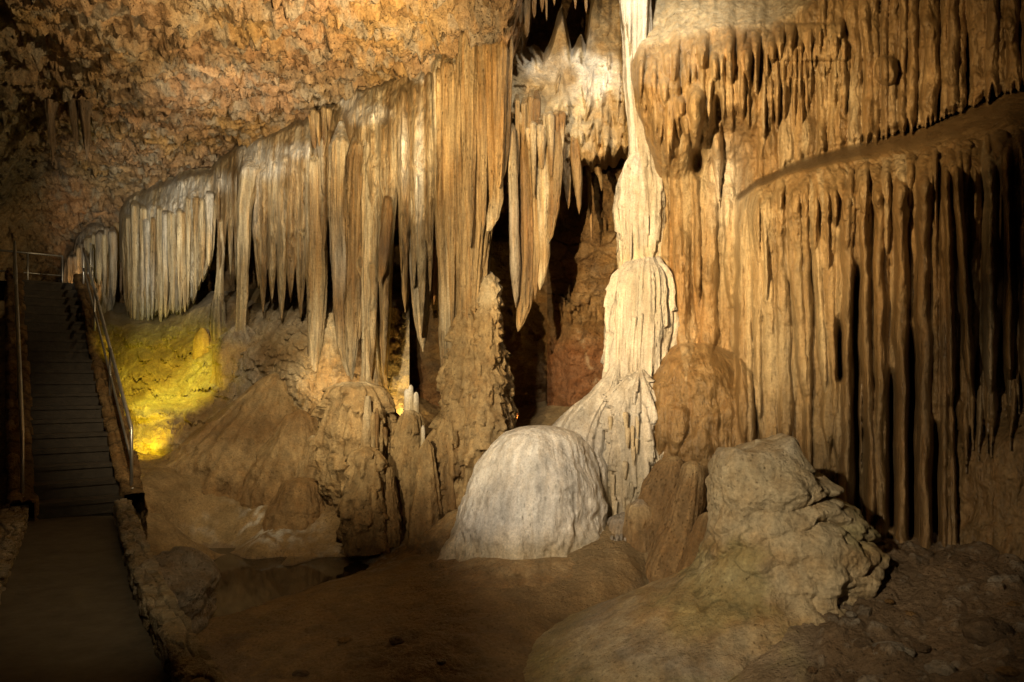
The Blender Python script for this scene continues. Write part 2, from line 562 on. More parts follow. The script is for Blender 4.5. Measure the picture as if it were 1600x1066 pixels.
def folds2(PX, PY, tubes):
    """same for grids whose columns keep one px"""
    H = np.zeros(PX.shape); TI = np.zeros(PX.shape); rt = np.random.RandomState(len(tubes)).uniform(-1, 1, len(tubes) + 1)
    xs = PX[0]
    for i, (c0, c1, w_, y0, y1, am) in enumerate(tubes):
        cols = np.where((xs > min(c0, c1) - 2 * w_) & (xs < max(c0, c1) + 2 * w_))[0]
        if not len(cols): continue
        a, b = cols[0], cols[-1] + 1
        X = PX[:, a:b]; Y = PY[:, a:b]
        t = np.clip((Y - y0) / max(1, y1 - y0), 0, 1)
        c = c0 + (c1 - c0) * t + w_ * .3 * perlin(Y / 90.0, i * 1.7, 3.3)
        wr = w_ * (1 + .2 * perlin(Y / 50.0, i * 3.1, 7.7)) * (1 - .92 * sstep((Y - (y1 - w_ * 4)) / (w_ * 4)) ** 1.5)
        h = am * sstep((Y - y0) / (w_ * 3)) * np.sqrt(np.clip(1 - ((X - c) / wr) ** 2, 0, 1)) * (Y < y1)
        tg = H[:, a:b]; TI[:, a:b][h > tg] = rt[i]
        np.maximum(tg, h, out=tg)
    folds.tint = TI
    return H


def sheet(mb, x0, x1, top, gap, tips, off, seed, cols=('cream', 'tan', 'brown'), white=(), amp=.16, wrap=14, tipx=.5):
    """fused drapery: a shoulder under the ceiling, ribs that grow out of it, pointed tips below the gap line"""
    xs = np.arange(x0, x1, 1.25); nr = 330
    rs = np.random.RandomState(seed)
    tp = itp(xs, top) + 4 * perlin(xs / 12.0, seed, 0) + 2 * perlin(xs / 4.0, seed, 2)
    bt = itp(xs, gap) + 9 * perlin(xs / 5.0, seed + 5, 0)
    ribs = []
    for (c, y, w_) in tips:
        q = np.clip(1 - np.abs(xs - c) / w_, 0, 1)
        bt = np.maximum(bt, np.where(q > 0, itp(c, gap) - 20 + (y - itp(c, gap) + 20) * q ** tipx, 0))
        ribs.append((c + rs.uniform(-3, 3), c, w_ * rs.uniform(.9, 1.15), itp(c, top) + rs.uniform(25, 60), y + 14, amp * rs.uniform(.8, 1.3)))
    x = x0
    while x < x1:
        w_ = rs.uniform(3.5, 8)
        ribs.append((x, x + rs.uniform(-3, 3), w_, itp(x, top) + rs.uniform(22, 110), itp(x, gap) + rs.uniform(-120, 120), amp * rs.uniform(.5, .95)))
        x += w_ * rs.uniform(.7, 1.3)
    V = np.linspace(0, 1, nr)
    PX = np.repeat(xs[None], nr, 0); PY = tp[None] + V[:, None] * (bt - tp)[None]
    up = (PY - tp[None])
    D = wallD(PX) + off + .20 * (1 - sstep(up / 60)) + .45 * (1 - sstep(up / 14))
    X = (PX - 800) / F * D; Z = EYE + (HY - PY) / F * D
    D = D - .17 * fbm(X * 1.7, Z * 1.3, 0, 4, seed) * sstep(up / 20) - .05 * np.abs(perlin(X * 5, Z * 4, 0, seed + 1)) * (1 - sstep(up / 90))
    H = folds2(PX, PY, ribs); tint = folds.tint
    D = D - H - .05 * np.abs(perlin(X * 9, Z * .6, 0, seed + 2)) * sstep(up / 60) - .03 * np.abs(perlin(X * 21, Z * 1.1, 0, seed + 3)) * sstep(up / 40) - .010 * perlin(X * 24, Z * 12, 0, seed + 6)
    rem = (bt[None] - PY)
    D = D + .35 * (1 - sstep(rem / 9)) ** 2
    for ed in (x0, xs[-1]):
        e = np.clip(1 - np.abs(PX - ed) / wrap, 0, 1)
        D = D + .7 * (1 - np.sqrt(np.clip(1 - e ** 2, 0, 1)))
    nz = fbm(X * 1.5, Z * .5, 9, 4, seed + 3); n2 = fbm(X * 7, Z * .35, 2, 4, seed + 4)
    C = np.broadcast_to(PAL[cols[1]], PX.shape + (3,)).copy()
    C = mixc(C, cols[0], np.clip(.35 + nz * .6 + n2 * .9 + tint * .35, 0, 1))
    C = mixc(C, cols[2], np.clip(-.25 - nz * .5 - n2 * 1.1 - tint * .4, 0, .8) * sstep(up / 50))
    C = mixc(C, 'tan', (1 - sstep(up / 26)) * .6)
    for (wx_, wy_, rx_, ry_) in white:
        C = mixc(C, 'white', np.clip(1.6 * np.exp(-(((PX - wx_) / rx_) ** 2 + ((PY - wy_) / ry_) ** 2)) * (1 + nz * .8 + n2 * .6) - .15, 0, 1))
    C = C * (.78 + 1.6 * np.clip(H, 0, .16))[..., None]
    relief(mb, PX, PY, D, C)

# ================================================================ SETTING
# ---------------- floor terrain: heights interpolated through surveyed spots
def Wz(px, py, z):
    d = (EYE - z) * F / (py - HY)
    return ((px - 800) / F * d, d, z)


def Wd(px, py, d):
    return ((px - 800) / F * d, d, EYE + (HY - py) / F * d)


POOLZ = -.78
ctl = [Wz(*a) for a in [
    (430, 900, -.98), (350, 900, -1.0), (290, 885, -.98), (480, 897, -.9), (400, 925, -.92), (340, 925, -.9),
    (450, 950, -.70), (340, 965, -.72), (545, 905, -.62), (600, 960, -.66), (700, 1000, -.6), (500, 1066, -.75),
    (800, 1066, -.74), (330, 1066, -.8), (900, 1040, -.74), (960, 985, -.7), (700, 880, -.5), (760, 884, -.42), (880, 888, -.40), (1010, 930, -.62), (620, 880, -.56), (540, 850, -.66),
    (330, 860, -.66), (450, 868, -.68), (400, 850, -.60), (380, 990, -.78), (430, 1010, -.74)]]
ctl += [Wd(*a) for a in [
    (360, 800, 10.6), (460, 830, 9.9), (420, 760, 11.2), (300, 740, 11.0), (250, 800, 10.0), (225, 740, 10.8), (400, 700, 11.8),
    (430, 640, 12.3), (400, 590, 12.8), (460, 700, 11.2), (520, 720, 11), (330, 640, 12.8), (280, 600, 13.6), (215, 560, 14.1),
    (200, 640, 12.7), (200, 700, 11.9), (165, 520, 15.0), (240, 510, 15.6), (340, 500, 14.6), (400, 520, 13.6), (480, 600, 12.3),
    (560, 640, 11.6), (650, 680, 10.9), (720, 740, 10.2), (850, 655, 11.0), (950, 640, 10.6), (600, 845, 9.5), (700, 830, 9.2),
    (150, 480, 17.5), (300, 480, 17.5), (700, 640, 12.5),
    (1000, 895, 7.2),
    (1250, 950, 5.2), (1300, 865, 6.2), (1450, 850, 6.5), (1600, 855, 6.2),
    (1400, 960, 5.0), (1550, 1000, 4.4), (1600, 1066, 3.9), (1350, 830, 7.2), (1750, 900, 5.6), (1600, 840, 8), (1200, 840, 7.6)]]
ctl += [(1.5, 4.1, -.45), (.7, 4.3, -.75), (2.4, 4.2, -.25), (0.5, 2.0, -.6), (3, 2, -.15), (-.5, 3.3, -.75), (6, 3, 0), (0, .5, -.4), (6, 8, .2), (3, 9, .3)]
# beside and under the walkway and the stairs
ST = np.array([-5.25, 8.3, 0.0]); SU = np.array([-.598, .801, 0]); SW = .9; SN = np.array([.801, .598, 0])
NSTEP = 20; RISE = .182; TREAD = .352
PW0 = np.array([.55, -1.2, 0]); 
for t in np.linspace(0, 1, 6):
    p = ST + (PW0 - ST) * t
    ctl += [(p[0], p[1], -.35), (p[0] - 1.2, p[1] - .8, -.45)]
for k in (3, 8, 13, 19):
    p = ST + SU * TREAD * k
    ctl += [(p[0], p[1], RISE * k - .55), (p[0] - 1.2, p[1] - .9, RISE * k - .9)]
ctl += [(-4.25, 8.4, -.7), (-3.3, 6.9, -.85), (-2.6, 5.6, -.8), (-4.7, 9.4, -.35), (-11, 16.5, 3.1), (-14, 18, 3.2), (-9.5, 17.5, 3.2)]
ctl = np.array(ctl)


def ground_z(x, y):
    x = np.asarray(x, float); y = np.asarray(y, float)
    return tps(ctl, np.stack([x.ravel(), y.ravel()], -1)).reshape(x.shape)


pxs = np.concatenate([np.linspace(-1400, -160, 60), np.linspace(-150, 1720, 980), np.linspace(1740, 3400, 50)])
ds = np.concatenate([np.linspace(.25, 2.5, 30), np.exp(np.linspace(math.log(2.53), math.log(19.5), 760))])
PX, DD = np.meshgrid(pxs, ds)
GX = (PX - 800) / F * DD; GY = DD
GZ = ground_z(GX, GY)
GPY = HY + (EYE - GZ) * F / GY
cutm = sstep((PX - 120) / 30) * sstep((600 - PX) / 50) * sstep((GPY - 470) / 30) * sstep((705 - GPY) / 40)
GZ = GZ - .5 * cutm
z0 = GZ.copy()
# rimstone terraces on the lit bank and smaller ripples round it
ter = 0 * sstep((PX - 165) / 50) * sstep((505 - PX) / 60) * sstep((GPY - 500) / 40) * sstep((665 - GPY) / 40)
ter *= np.clip(.75 + 1.0 * fbm(GX * .9, GY * .9, 4, 3, 3), .35, 1)
for hgt, am, sd in ((.19, .85, 1), (.09, .6, 2)):
    ph = (GZ + .16 * fbm(GX * 2.2, GY * 2.2, 0, 3, sd) + .035 * perlin(GX * 22, GY * 5, 0, sd + 4)) / hgt
    fr = ph - np.floor(ph)
    GZ = GZ + ter * hgt * am * (np.clip(fr / .75, 0, 1) ** 1.7 - fr) * 1.6
GZ += ter * .02 * np.abs(perlin(GX * 17, GY * 4, GZ * 2, 8))
# gentle flow lobes down the big slope
slope = sstep((GPY - 520) / 60) * sstep((930 - GPY) / 60) * sstep((PX - 180) / 60) * sstep((760 - PX) / 80)
GZ += slope * (1 - .9 * sstep((GPY - 800) / 40)) * (.10 * fbm(GX * 1.3, GY * 1.3, 1, 4, 21) + .05 * np.abs(perlin(GX * 3.2 + GY * 1.2, GY * 1.0, 2, 22)))
# rubble on the right floor, cobbles in the near dark
rub = sstep((PX - 1235 - (GPY - 900) * -.12) / 60) * sstep((GPY - 835) / 20)
near = np.clip(sstep((GPY - 930) / 60) * sstep((900 - PX) / 200), 0, 1) * .3
f1, f2, rv, dx1, dy1 = worley(GX * 6, GY * 6, 5)
g1, g2, rv2, _, _ = worley(GX * 17, GY * 17, 8)
f3_, f4_, rv3, _, _ = worley(GX * 3.1, GY * 3.1, 15)
rock = (rv > .45) * np.sqrt(np.clip(1 - (f1 / .55) ** 2, 0, 1)) * .05 * rv + (rv2 > .3) * np.sqrt(np.clip(1 - (g1 / .6) ** 2, 0, 1)) * .018 * rv2
rock += (rv3 > .7) * np.clip(1 - f3_ / .5, 0, 1) ** .5 * .05
GZ += (rub + near) * (rock + .05 * fbm(GX * 2.5, GY * 2.5, 0, 5, 31))
patch = sstep((fbm(GX * 1.6, GY * 1.6, 3, 3, 41) + .45) / .3) * np.exp(-(((PX - 400) / 80) ** 2 + ((GPY - 822) / 28) ** 2) ** 1.3)
patch2 = sstep((fbm(GX * 2.2, GY * 2.2, 3, 3, 43) + .05) / .2) * np.exp(-(((PX - 560) / 110) ** 2 + ((GPY - 875 + (PX - 560) * .25) / 26) ** 2) ** 1.3)
GZ += (patch + patch2 * .8) * (.035 * np.abs(perlin(GX * 14, GY * 14, 0, 3)) + .02 * perlin(GX * 30, GY * 30, 0, 4))
GZ += .018 * fbm(GX * 5, GY * 5, 0, 4, 55) * (1 - .5 * ter) + .004 * perlin(GX * 34, GY * 34, 0, 5)
# colours of the ground
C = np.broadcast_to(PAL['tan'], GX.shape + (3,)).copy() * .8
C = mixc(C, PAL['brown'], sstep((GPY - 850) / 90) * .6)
C = mixc(C, 'brown', np.clip(.5 * fbm(GX * .7, GY * .7, 0, 4, 61) + .35, 0, 1) * slope)
bank = sstep((GPY - 490) / 30) * sstep((700 - GPY) / 40) * sstep((340 - PX) / 60)
C = mixc(C, 'cream', ter * .5)
C = mixc(C, 'cream', bank * .5)
C = mixc(C, 'grey', np.clip(sstep((GPY - 495) / 20) * sstep((600 - GPY) / 60) * (.3 + fbm(GX * .8, GY * .8, 7, 3, 71)), 0, .8))
C = mixc(C, 'pearl', np.clip(patch * 1.4 + patch2 * .8, 0, 1) * np.clip(.5 + perlin(GX * 9, GY * 9, 0, 3) * 1.8, 0, 1))
C = mixc(C, 'mud', np.clip(rub * 1.1, 0, 1) * .95)
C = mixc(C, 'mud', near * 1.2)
C = mixc(C, 'grey', rub * ((rv > .8) * (f1 < .35) * .5 + (rv2 > .85) * (g1 < .4) * .4))
C = mixc(C, 'mud', np.where((GZ < POOLZ + .01) & (GX < -1.2), .8, 0.0))
apron = sstep((PX - 860 - (1066 - GPY) * .75) / 60) * sstep((1300 - PX) / 60) * sstep((GPY - 860) / 30)
C = mixc(C, 'grey', apron * .5)
C = mixc(C, 'olive', apron * np.clip(.25 + fbm(GX * 2.4, GY * 2.4, 1, 3, 77), 0, .7))
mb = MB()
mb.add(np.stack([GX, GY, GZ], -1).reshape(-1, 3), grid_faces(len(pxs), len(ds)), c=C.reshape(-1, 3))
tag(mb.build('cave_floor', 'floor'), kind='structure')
# floor behind the camera
mb = MB()
X, Y = np.meshgrid(np.linspace(-9, 9, 90), np.linspace(-7, .6, 50))
mb.add(np.stack([X, Y, -.5 + .12 * fbm(X, Y, 0, 4, 3)], -1).reshape(-1, 3), grid_faces(90, 50), c=PAL['mud'])
tag(mb.build('cave_floor', 'floor'), kind='structure')

# ---------------- pool
mb = MB()
X, Y = np.meshgrid(np.linspace(-6.0, -1.2, 40), np.linspace(6.9, 9.9, 40))
X = X - (Y - 8) * .35
mb.add(np.stack([X, Y, np.full(X.shape, POOLZ)], -1).reshape(-1, 3), grid_faces(40, 40), c=PAL['mud'])
tag(mb.build('pool_water', 'water'), kind='structure')

# ---------------- ceiling
xs = np.arange(-17, 9, .032); ys = np.concatenate([np.arange(-7, 3, .25), np.arange(3, 6.5, .06), np.arange(6.5, 23, .034)])
X, Y = np.meshgrid(xs, ys)
Z = np.full(X.shape, 6.70)
s = -X - (1.3 + .6 * Y)
Z -= np.clip(s, 0, 20) ** 2 * .55 + np.clip(s, 0, 20) * .2
Z -= sstep((Y - 15.6) / 4) * 2.1 * sstep((-X - 6) / 3)
Z += sstep((X + .1) / 1.2) * 4.5 * sstep((Y - 5.5) / 2)
Z += .20 * fbm(X * .35, Y * .35, 0, 3, 2)
# broken limestone: tilted blocks at three sizes with overhanging ledges
wx = X + .12 * fbm(X * 1.5, Y * 1.5, 0, 3, 5); wy = Y + .12 * fbm(X * 1.5, Y * 1.5, 5, 3, 6)
hh = 0
for sc_, am, sd in ((.8, .10, 1), (2.6, .09, 2), (6.2, .06, 3), (12.5, .034, 4), (22., .016, 5)):
    a, b2, r_, dx_, dy_ = worley(wx * sc_ * .75, wy * sc_ * 1.5, sd)
    q = np.random.RandomState(sd).rand(2) * 6
    tx = np.sin(r_ * 40 + q[0]); ty = np.cos(r_ * 23 + q[1])
    edge = sstep((b2 - a) / .10)
    blk = (r_ * 1.0 + .55 * (dx_ * tx + dy_ * ty)) * edge
    hh = hh + am * blk * (1 if sc_ < 2 else .55 + .9 * (r_ > .35))
rk = fbm(wx * 3, wy * 3, 0, 5, 9, .55)
hh += .045 * np.abs(rk) + .012 * fbm(X * 13, Y * 13, 0, 3, 14)
for sc_, th_, dp_, sd in ((1.3, .80, .22, 31), (2.8, .78, .13, 32), (5.5, .8, .08, 33)):
    a, b2, r_, dx_, dy_ = worley(wx * sc_ * .8 + .3 * rk, wy * sc_ * 1.6 + .3 * rk, sd)
    hh -= dp_ * (r_ > th_) * sstep((.42 - a) / .08)
# smooth flowstone film where the ceiling meets the draperies
Z -= hh * 1.15
C = np.broadcast_to(np.array([.47, .34, .20]), X.shape + (3,)).copy()
n1 = fbm(X * .8, Y * .8, 2, 4, 12); n2 = fbm(X * 3.1, Y * 3.1, 2, 4, 16)
C = mixc(C, np.array([.47, .29, .17]), np.clip(n1 * 1.0 + .35, 0, .7))
C = mixc(C, np.array([.47, .30, .10]), np.clip(fbm(X * .6, Y * .6, 8, 4, 19) * 1.2 + sstep((X + 4.2) / 2.5) * .45 - .15, 0, .65))
C = mixc(C, np.array([.40, .36, .29]), np.clip(n2 * 2.4 - .1, 0, .75))
C = mixc(C, np.array([.20, .12, .06]), np.clip(-n2 * 1.8 - .55, 0, .6))
C = C * (1 - .55 * (1 - sstep(hh / .16)))[..., None] if False else C
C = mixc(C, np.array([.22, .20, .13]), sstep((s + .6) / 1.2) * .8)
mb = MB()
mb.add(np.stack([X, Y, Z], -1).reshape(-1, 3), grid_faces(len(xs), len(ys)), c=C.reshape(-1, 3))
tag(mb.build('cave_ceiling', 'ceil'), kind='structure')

# ---------------- rear wall of the chamber, its far end, side and the wall behind the camera
def wall(name, pts, zlo, zhi, step=.08, amp=.25, base='brown', red=0):
    pts = np.array(pts, float)
    seg = np.concatenate([[0], np.cumsum(np.linalg.norm(np.diff(pts, axis=0), axis=1))])
    u = np.arange(0, seg[-1], step); zz = np.arange(zlo, zhi, step)
    U, Zz = np.meshgrid(u, zz)
    X = np.interp(U, seg, pts[:, 0]); Y = np.interp(U, seg, pts[:, 1])
    n = fbm(X * .8, Zz * .8, Y * .8, 5, 33); n2 = fbm(X * 2.5, Zz * 3.5, Y * 2.5, 4, 35)
    a, b2, r_, _, _ = worley(U * 1.6 + n, Zz * 2.2 + n, 3)
    off = amp * n + .10 * r_ * sstep((b2 - a) / .2) + .05 * np.abs(n2)
    k = np.array([0.2, 1.0]); X = X - off * k[0]; Y = Y - off * k[1]
    C = np.broadcast_to(PAL[base] * 1.0, X.shape + (3,)).copy()
    C = mixc(C, 'dark', np.clip(.4 + n2, 0, .8))
    C = mixc(C, np.array([.32, .10, .03]), np.clip((1.9 - Zz) / 1.0 + n * .8, 0, 1) * red)
    mb = MB(); mb.add(np.stack([X, Y, Zz], -1).reshape(-1, 3), grid_faces(len(u), len(zz)), c=C.reshape(-1, 3))
    return tag(mb.build(name, 'rock'), kind='structure')


wall('cave_wall', [(-12.2, 19.0), (-8.2, 17.2), (-5.0, 14.8), (-2.6, 13.0), (-.6, 12.2), (2.6, 11.6), (4.5, 12.0)], -1.2, 12, .035, .25, 'brown', .4)
wall('cave_wall', [(-18, 20), (-12.2, 19.4)], -1, 8, .08, .5, 'dark')
wall('cave_wall', [(-5.2, -6), (-5.6, 0), (-6.8, 5.5), (-9.5, 9.5), (-13.5, 14.5), (-17, 20)], -1.5, 8, .08, .5, 'dark')
wall('cave_wall', [(-8, -6.5), (12, -6.5)], -1.5, 9, .2, .5, 'dark')
wall('cave_wall', [(9.2, 6.0), (8.6, 8), (7, 10.8), (4.3, 12.2)], -1.5, 12, .10, .3, 'brown')
wall('cave_wall', [(9, -6.5), (9, 3), (9, 8)], -1.5, 9, .15, .5, 'dark')

# ================================================================ RIGHT FLOWSTONE MASSIF
pys = np.arange(-130, 935, 1.5)
U = np.linspace(0, 1, 740)
def leftedge(py):
    return itp(py, [(-130, 1012), (0, 1000), (60, 984), (120, 984), (180, 996), (250, 1020), (330, 1030), (400, 1024), (540, 1040), (600, 1004), (700, 1010), (800, 1020), (935, 1010)]) + 3 * perlin(py / 30.0, 3.1, 0)
le = leftedge(pys)
PX = le[:, None] + (2110 - le[:, None]) * U[None, :]
PY = np.repeat(pys[:, None], len(U), 1)
def Sline(px):
    return itp(px, [(1120, 360), (1150, 312), (1185, 285), (1230, 263), (1300, 236), (1400, 207), (1470, 184), (1550, 146), (1600, 130), (1770, 80)]) + 4 * perlin(px / 40.0, 2.2, 0)
def Lline(px):
    return itp(px, [(1120, 370), (1150, 326), (1185, 302), (1230, 284), (1300, 268), (1400, 248), (1470, 236), (1550, 212), (1600, 204), (1770, 164)]) + 5 * perlin(px / 30.0, 5.2, 0)
Du = itp(PX, [(980, 8.95), (1100, 8.65), (1250, 8.4), (1400, 8.05), (1600, 7.5), (1770, 6.9), (2110, 6.0)])
ycap = itp(PX, [(980, 100), (1000, 72), (1050, 58), (1100, 44), (1200, 38), (1260, 8), (1300, -30), (1400, -90), (1770, -200)]) + 7 * perlin(PX / 26.0, 1, 0) + 4 * perlin(PX / 11.0, 1, 3)
Du = Du + np.clip((ycap - PY) / 60, 0, 3) * .95 + .12 * fbm(PX / 60, PY / 60, 0, 3, 7)
left = sstep((1260 - PX) / 120)
fr_ = np.clip((PY - ycap) / 26, 0, 1)
Du = Du - .42 * left * np.sin(np.pi * np.clip((PY - ycap + 25) / 240, 0, 1)) 
Du = Du + .25 * left * sstep((PY - 230) / 80)
# recess under the fringe
Du = Du + .40 * np.exp(-(((PX - 1130) / 48) ** 2 + ((PY - 235) / 50) ** 2) ** 1.5)
ut = []
r2 = np.random.RandomState(11)
x = 990.0
while x < 2110:                       # long ribs of the upper curtain
    wd = r2.uniform(7, 15)
    ut.append((x, x + r2.uniform(-10, 14) + (12 if x < 1110 else 0), wd, (60 if x < 1260 else -160) + r2.uniform(0, 60), r2.uniform(430, 640) if x < 1160 else 420, r2.uniform(.10, .20) * (1 if x < 1330 else 1.25)))
    x += wd * r2.uniform(1.0, 1.75)
for i in range(150):                  # ragged fringe below the cap
    x = r2.uniform(986, 1330)
    yc = float(itp(x, [(980, 100), (1000, 72), (1050, 58), (1100, 44), (1200, 38), (1260, 30), (1330, 20)]))
    row = r2.rand()
    y0 = yc + row * 95 * (1.15 if x < 1130 else .6)
    wd = r2.uniform(4, 9)
    ut.append((x, x + r2.uniform(-3, 3), wd, y0 - 12, y0 + r2.uniform(60, 170), r2.uniform(.14, .34) * (1.15 - .4 * row)))
for x, y0, y1, wd, am in ((1062, 150, 200, 10, .42), (1086, 120, 255, 16, .50), (1120, 195, 330, 9, .38), (1072, 170, 240, 12, .4), (1139, 90, 150, 9, .42), (1167, 60, 150, 12, .42),
                          (1205, 60, 120, 10, .4), (1040, 110, 190, 12, .34), (1012, 100, 210, 12, .3), (1115, 80, 150, 10, .40), (1094, 70, 130, 9, .42)):
    ut.append((x, x + 3, wd, y0 - 14, y1, am))
# tongue knob with fringe
for i in range(11):
    x = 1235 + i * 7.5
    ut.append((x, x, 6, 50, 100 + r2.uniform(0, 60), .30))
dq = np.sqrt(np.clip(1 - ((PX - 1084) / 98) ** 2, 0, 1))
Hu = folds(PX, PY, ut); tu = folds.tint
knob = np.sqrt(np.clip(1 - ((PX - 1272) / 50) ** 2, 0, 1)) * np.clip(1 - np.abs(PY - 66) / 30, 0, 1) ** .5 * .22
knob2 = np.sqrt(np.clip(1 - ((PX - 1385) / 20) ** 2 - ((PY - 110) / 24) ** 2, 0, 1)) * .25
capmask = sstep((PY - ycap + 2) / 14)
Hu = Hu * (1 - .9 * np.clip((1 - np.abs((PX - 1082) / 96)) * 3, 0, 1) * sstep((PY - (612 - 76 * dq)) / 18))
Hu = Hu * (1 - sstep((PY - Sline(PX) + 12 + 15 * perlin(PX / 7.0, 9.1, 0)) / 18) * sstep((PX - 1150) / 10))
Du2 = Du - Hu * capmask + .55 * np.exp(-(((PX - 1089) / 9) ** 2 + ((PY - 252) / 20) ** 2) ** 2) + .35 * np.exp(-(((PX - 1122) / 6) ** 2 + ((PY - 170) / 22) ** 2) ** 2) - knob - knob2
deep = sstep((PX - 1340) / 60)
Du2 = Du2 + deep * .22 * (Hu < .012) 
# lower curtain
Dl = itp(PX, [(980, 8.6), (1100, 8.5), (1150, 8.4), (1185, 8.05), (1250, 7.65), (1340, 7.3), (1450, 6.85), (1600, 6.2), (1770, 5.6), (2110, 4.8)])
Dl = Dl - .26 * np.exp(-((PY - Lline(PX) - 30) / 50) ** 2) * sstep((PX - 1150) / 40) - .10 * sstep((PY - 650) / 200) + .08 * fbm(PX / 70, PY / 90, 3, 3, 17)
lt = []
x = 1150.0
slits = [(1338, 395, 830), (1393, 560, 830), (1424, 500, 846), (1462, 640, 852), (1312, 480, 600)]
while x < 2110:
    wd = r2.uniform(7, 14) if x < 1320 else r2.uniform(8, 14)
    yb = 700 + r2.uniform(-60, 80) if x < 1320 else 950
    if x > 1480: yb = 620 + r2.uniform(-50, 60)
    lt.append((x, x + (r2.uniform(2, 30) if x < 1290 else r2.uniform(-11, 12)), wd, float(Lline(np.array(x))) + r2.uniform(-14, 12), yb, r2.uniform(.12, .22)))
    x += wd * r2.uniform(1.05, 1.6)
for x0_, x1_, wd, y0, y1, am in ((1346, 1366, 11, 270, 850, .3), (1372, 1375, 13, 262, 960, .26), (1408, 1408, 14, 255, 960, .3), (1444, 1445, 15, 248, 960, .32), (1478, 1487, 8, 240, 660, .34),
                                 (1492, 1520, 9, 235, 640, .36), (1547, 1549, 13, 220, 640, .3), (1574, 1578, 10, 210, 620, .32), (1600, 1602, 12, 205, 640, .3), (1326, 1322, 12, 270, 850, .26)):
    lt.append((x0_, x1_, wd, y0, y1, am))
for i in range(95):
    x = r2.uniform(1318, 2000)
    lt.append((x, x + r2.uniform(-16, 16), r2.uniform(4, 9), float(Lline(np.array(x))) + r2.uniform(-10, 160), 960 if x < 1480 else 690 + r2.uniform(-60, 60), r2.uniform(.05, .16)))
for i in range(60):
    x = r2.uniform(1152, 1760)
    y0 = float(Lline(np.array(x))) + r2.uniform(0, 26)
    lt.append((x, x + r2.uniform(-2, 2), r2.uniform(4, 9), y0 - 14, y0 + r2.uniform(70, 200), r2.uniform(.12, .28)))
Hl = folds(PX, PY, lt); tl = folds.tint
Hl = Hl * (1 + .4 * sstep((PX - 1250) / 80))
slit = 0
for cx_, ya, yb in slits:
    cc_ = cx_ + 3 * perlin(PY / 60, cx_ * .3, 0)
    slit = np.maximum(slit, np.exp(-((PX - cc_) / (4.6 + 1.6 * perlin(PY / 45, cx_, 2))) ** 2) * sstep((PY - ya) / 60) * sstep((yb - PY) / 14))
DlX = Dl - Hl * (1 - slit * .6) + slit * .42 + .08 * (Hl < .012) * sstep((PX - 1300) / 40) * sstep((840 - PY) / 30)
# merged apron at lower right
ap = np.exp(-(((PX - 1585) / 105) ** 2) ** 1.2) * sstep((PY - (648 - (PX - 1500) * .18)) / 70)
DlX = DlX - .38 * ap
# dome at the foot of the left part, with thick folds under it
dq = np.sqrt(np.clip(1 - ((PX - 1084) / 98) ** 2, 0, 1))
dome = dq ** .8 * np.sqrt(np.clip((PY - (612 - 76 * dq)) / 60, 0, 1))
dt = [(1030, 1020, 20, 600, 760, .10), (1062, 1052, 20, 590, 735, .14), (1098, 1100, 20, 575, 800, .10), (1136, 1150, 20, 580, 830, .14), (1170, 1185, 22, 560, 860, .1), (1012, 1008, 12, 600, 700, .1),
      (1078, 1068, 8, 600, 690, .1), (1120, 1122, 8, 610, 760, .12), (1225, 1240, 18, 560, 860, .08), (1270, 1280, 20, 620, 860, .09)]
Hd = folds(PX, PY, dt)
sup = 1 - np.clip(dome * 1.4, 0, 1) * sstep((PY - 540) / 30)
k1 = sstep((PY - Sline(PX) + 8) / np.maximum(8, Lline(PX) - Sline(PX)))
k2 = sstep((PX - (1146 + 5 * perlin(PY / 40, 4, 4))) / 10)
k = k1 * k2
D = Du2 * (1 - k) + DlX * k
dm = sstep((PY - 535) / 40) * sstep((1175 - PX) / 60)
D = D - .85 * dome * (1 - .5 * k) - Hd * sstep((PY - 590) / 60) * sstep((1320 - PX) / 40)
# mid bulge at left edge (1030..1060, 400..540)
D = D - .14 * np.sqrt(np.clip(1 - ((PX - 1052) / 26) ** 2, 0, 1)) * sstep((PY - 330) / 60) * sstep((560 - PY) / 30)
X = (PX - 800) / F * D; Z = EYE + (HY - PY) / F * D
D = D - .022 * np.abs(perlin(X * 22, Z * 1.6, 0, 71)) - .014 * np.abs(perlin(X * 45, Z * 3, 0, 72)) - .035 * fbm(X * 3.5, Z * 2.0, D, 4, 23) - .010 * perlin(X * 16, Z * 9, D * 8, 24) - .006 * perlin(X * 34, Z * 26, D * 20, 25)
# turn the left border back into the rock
e = np.clip(1 - (PX - le[:, None]) / 26, 0, 1)
D = D + .55 * (1 - np.sqrt(np.clip(1 - e ** 2, 0, 1))) + (e > .97) * .8
C = np.broadcast_to(PAL['brown'] * 1.25, PX.shape + (3,)).copy()
nz = fbm(X * 1.2, Z * .35, 3, 4, 31)
C = mixc(C, 'tan', np.clip(.45 + nz * .9, 0, 1))
topc = sstep((ycap - PY + 14) / 22)
C = mixc(C, 'cream', topc * .9)
C = mixc(C, 'cream', np.clip(np.exp(-(((PX - 1150 - (PY - 380) * .02) / 60) ** 2 + ((PY - 300) / 190) ** 2)) * (.35 + nz * 1.2), 0, .75))
C = mixc(C, 'white', np.clip(np.exp(-(((PX - 1135) / 26) ** 2 + ((PY - 290) / 60) ** 2)) * .9, 0, .8))
C = mixc(C, 'cream', np.clip(np.exp(-(((PX - 1215) / 60) ** 2 + ((PY - 540) / 110) ** 2)) * .65, 0, .65))
C = mixc(C, 'orange', np.clip(np.exp(-(((PX - 1050) / 50) ** 2 + ((PY - 470) / 120) ** 2)) * .45, 0, .6))
dmm = np.clip(dome * 1.5, 0, 1)
C = mixc(C, 'brown', dmm * .8)
C = mixc(C, 'ochre', dmm * .25)
shelf = np.exp(-((k1 - .5) / .42) ** 4) * k2
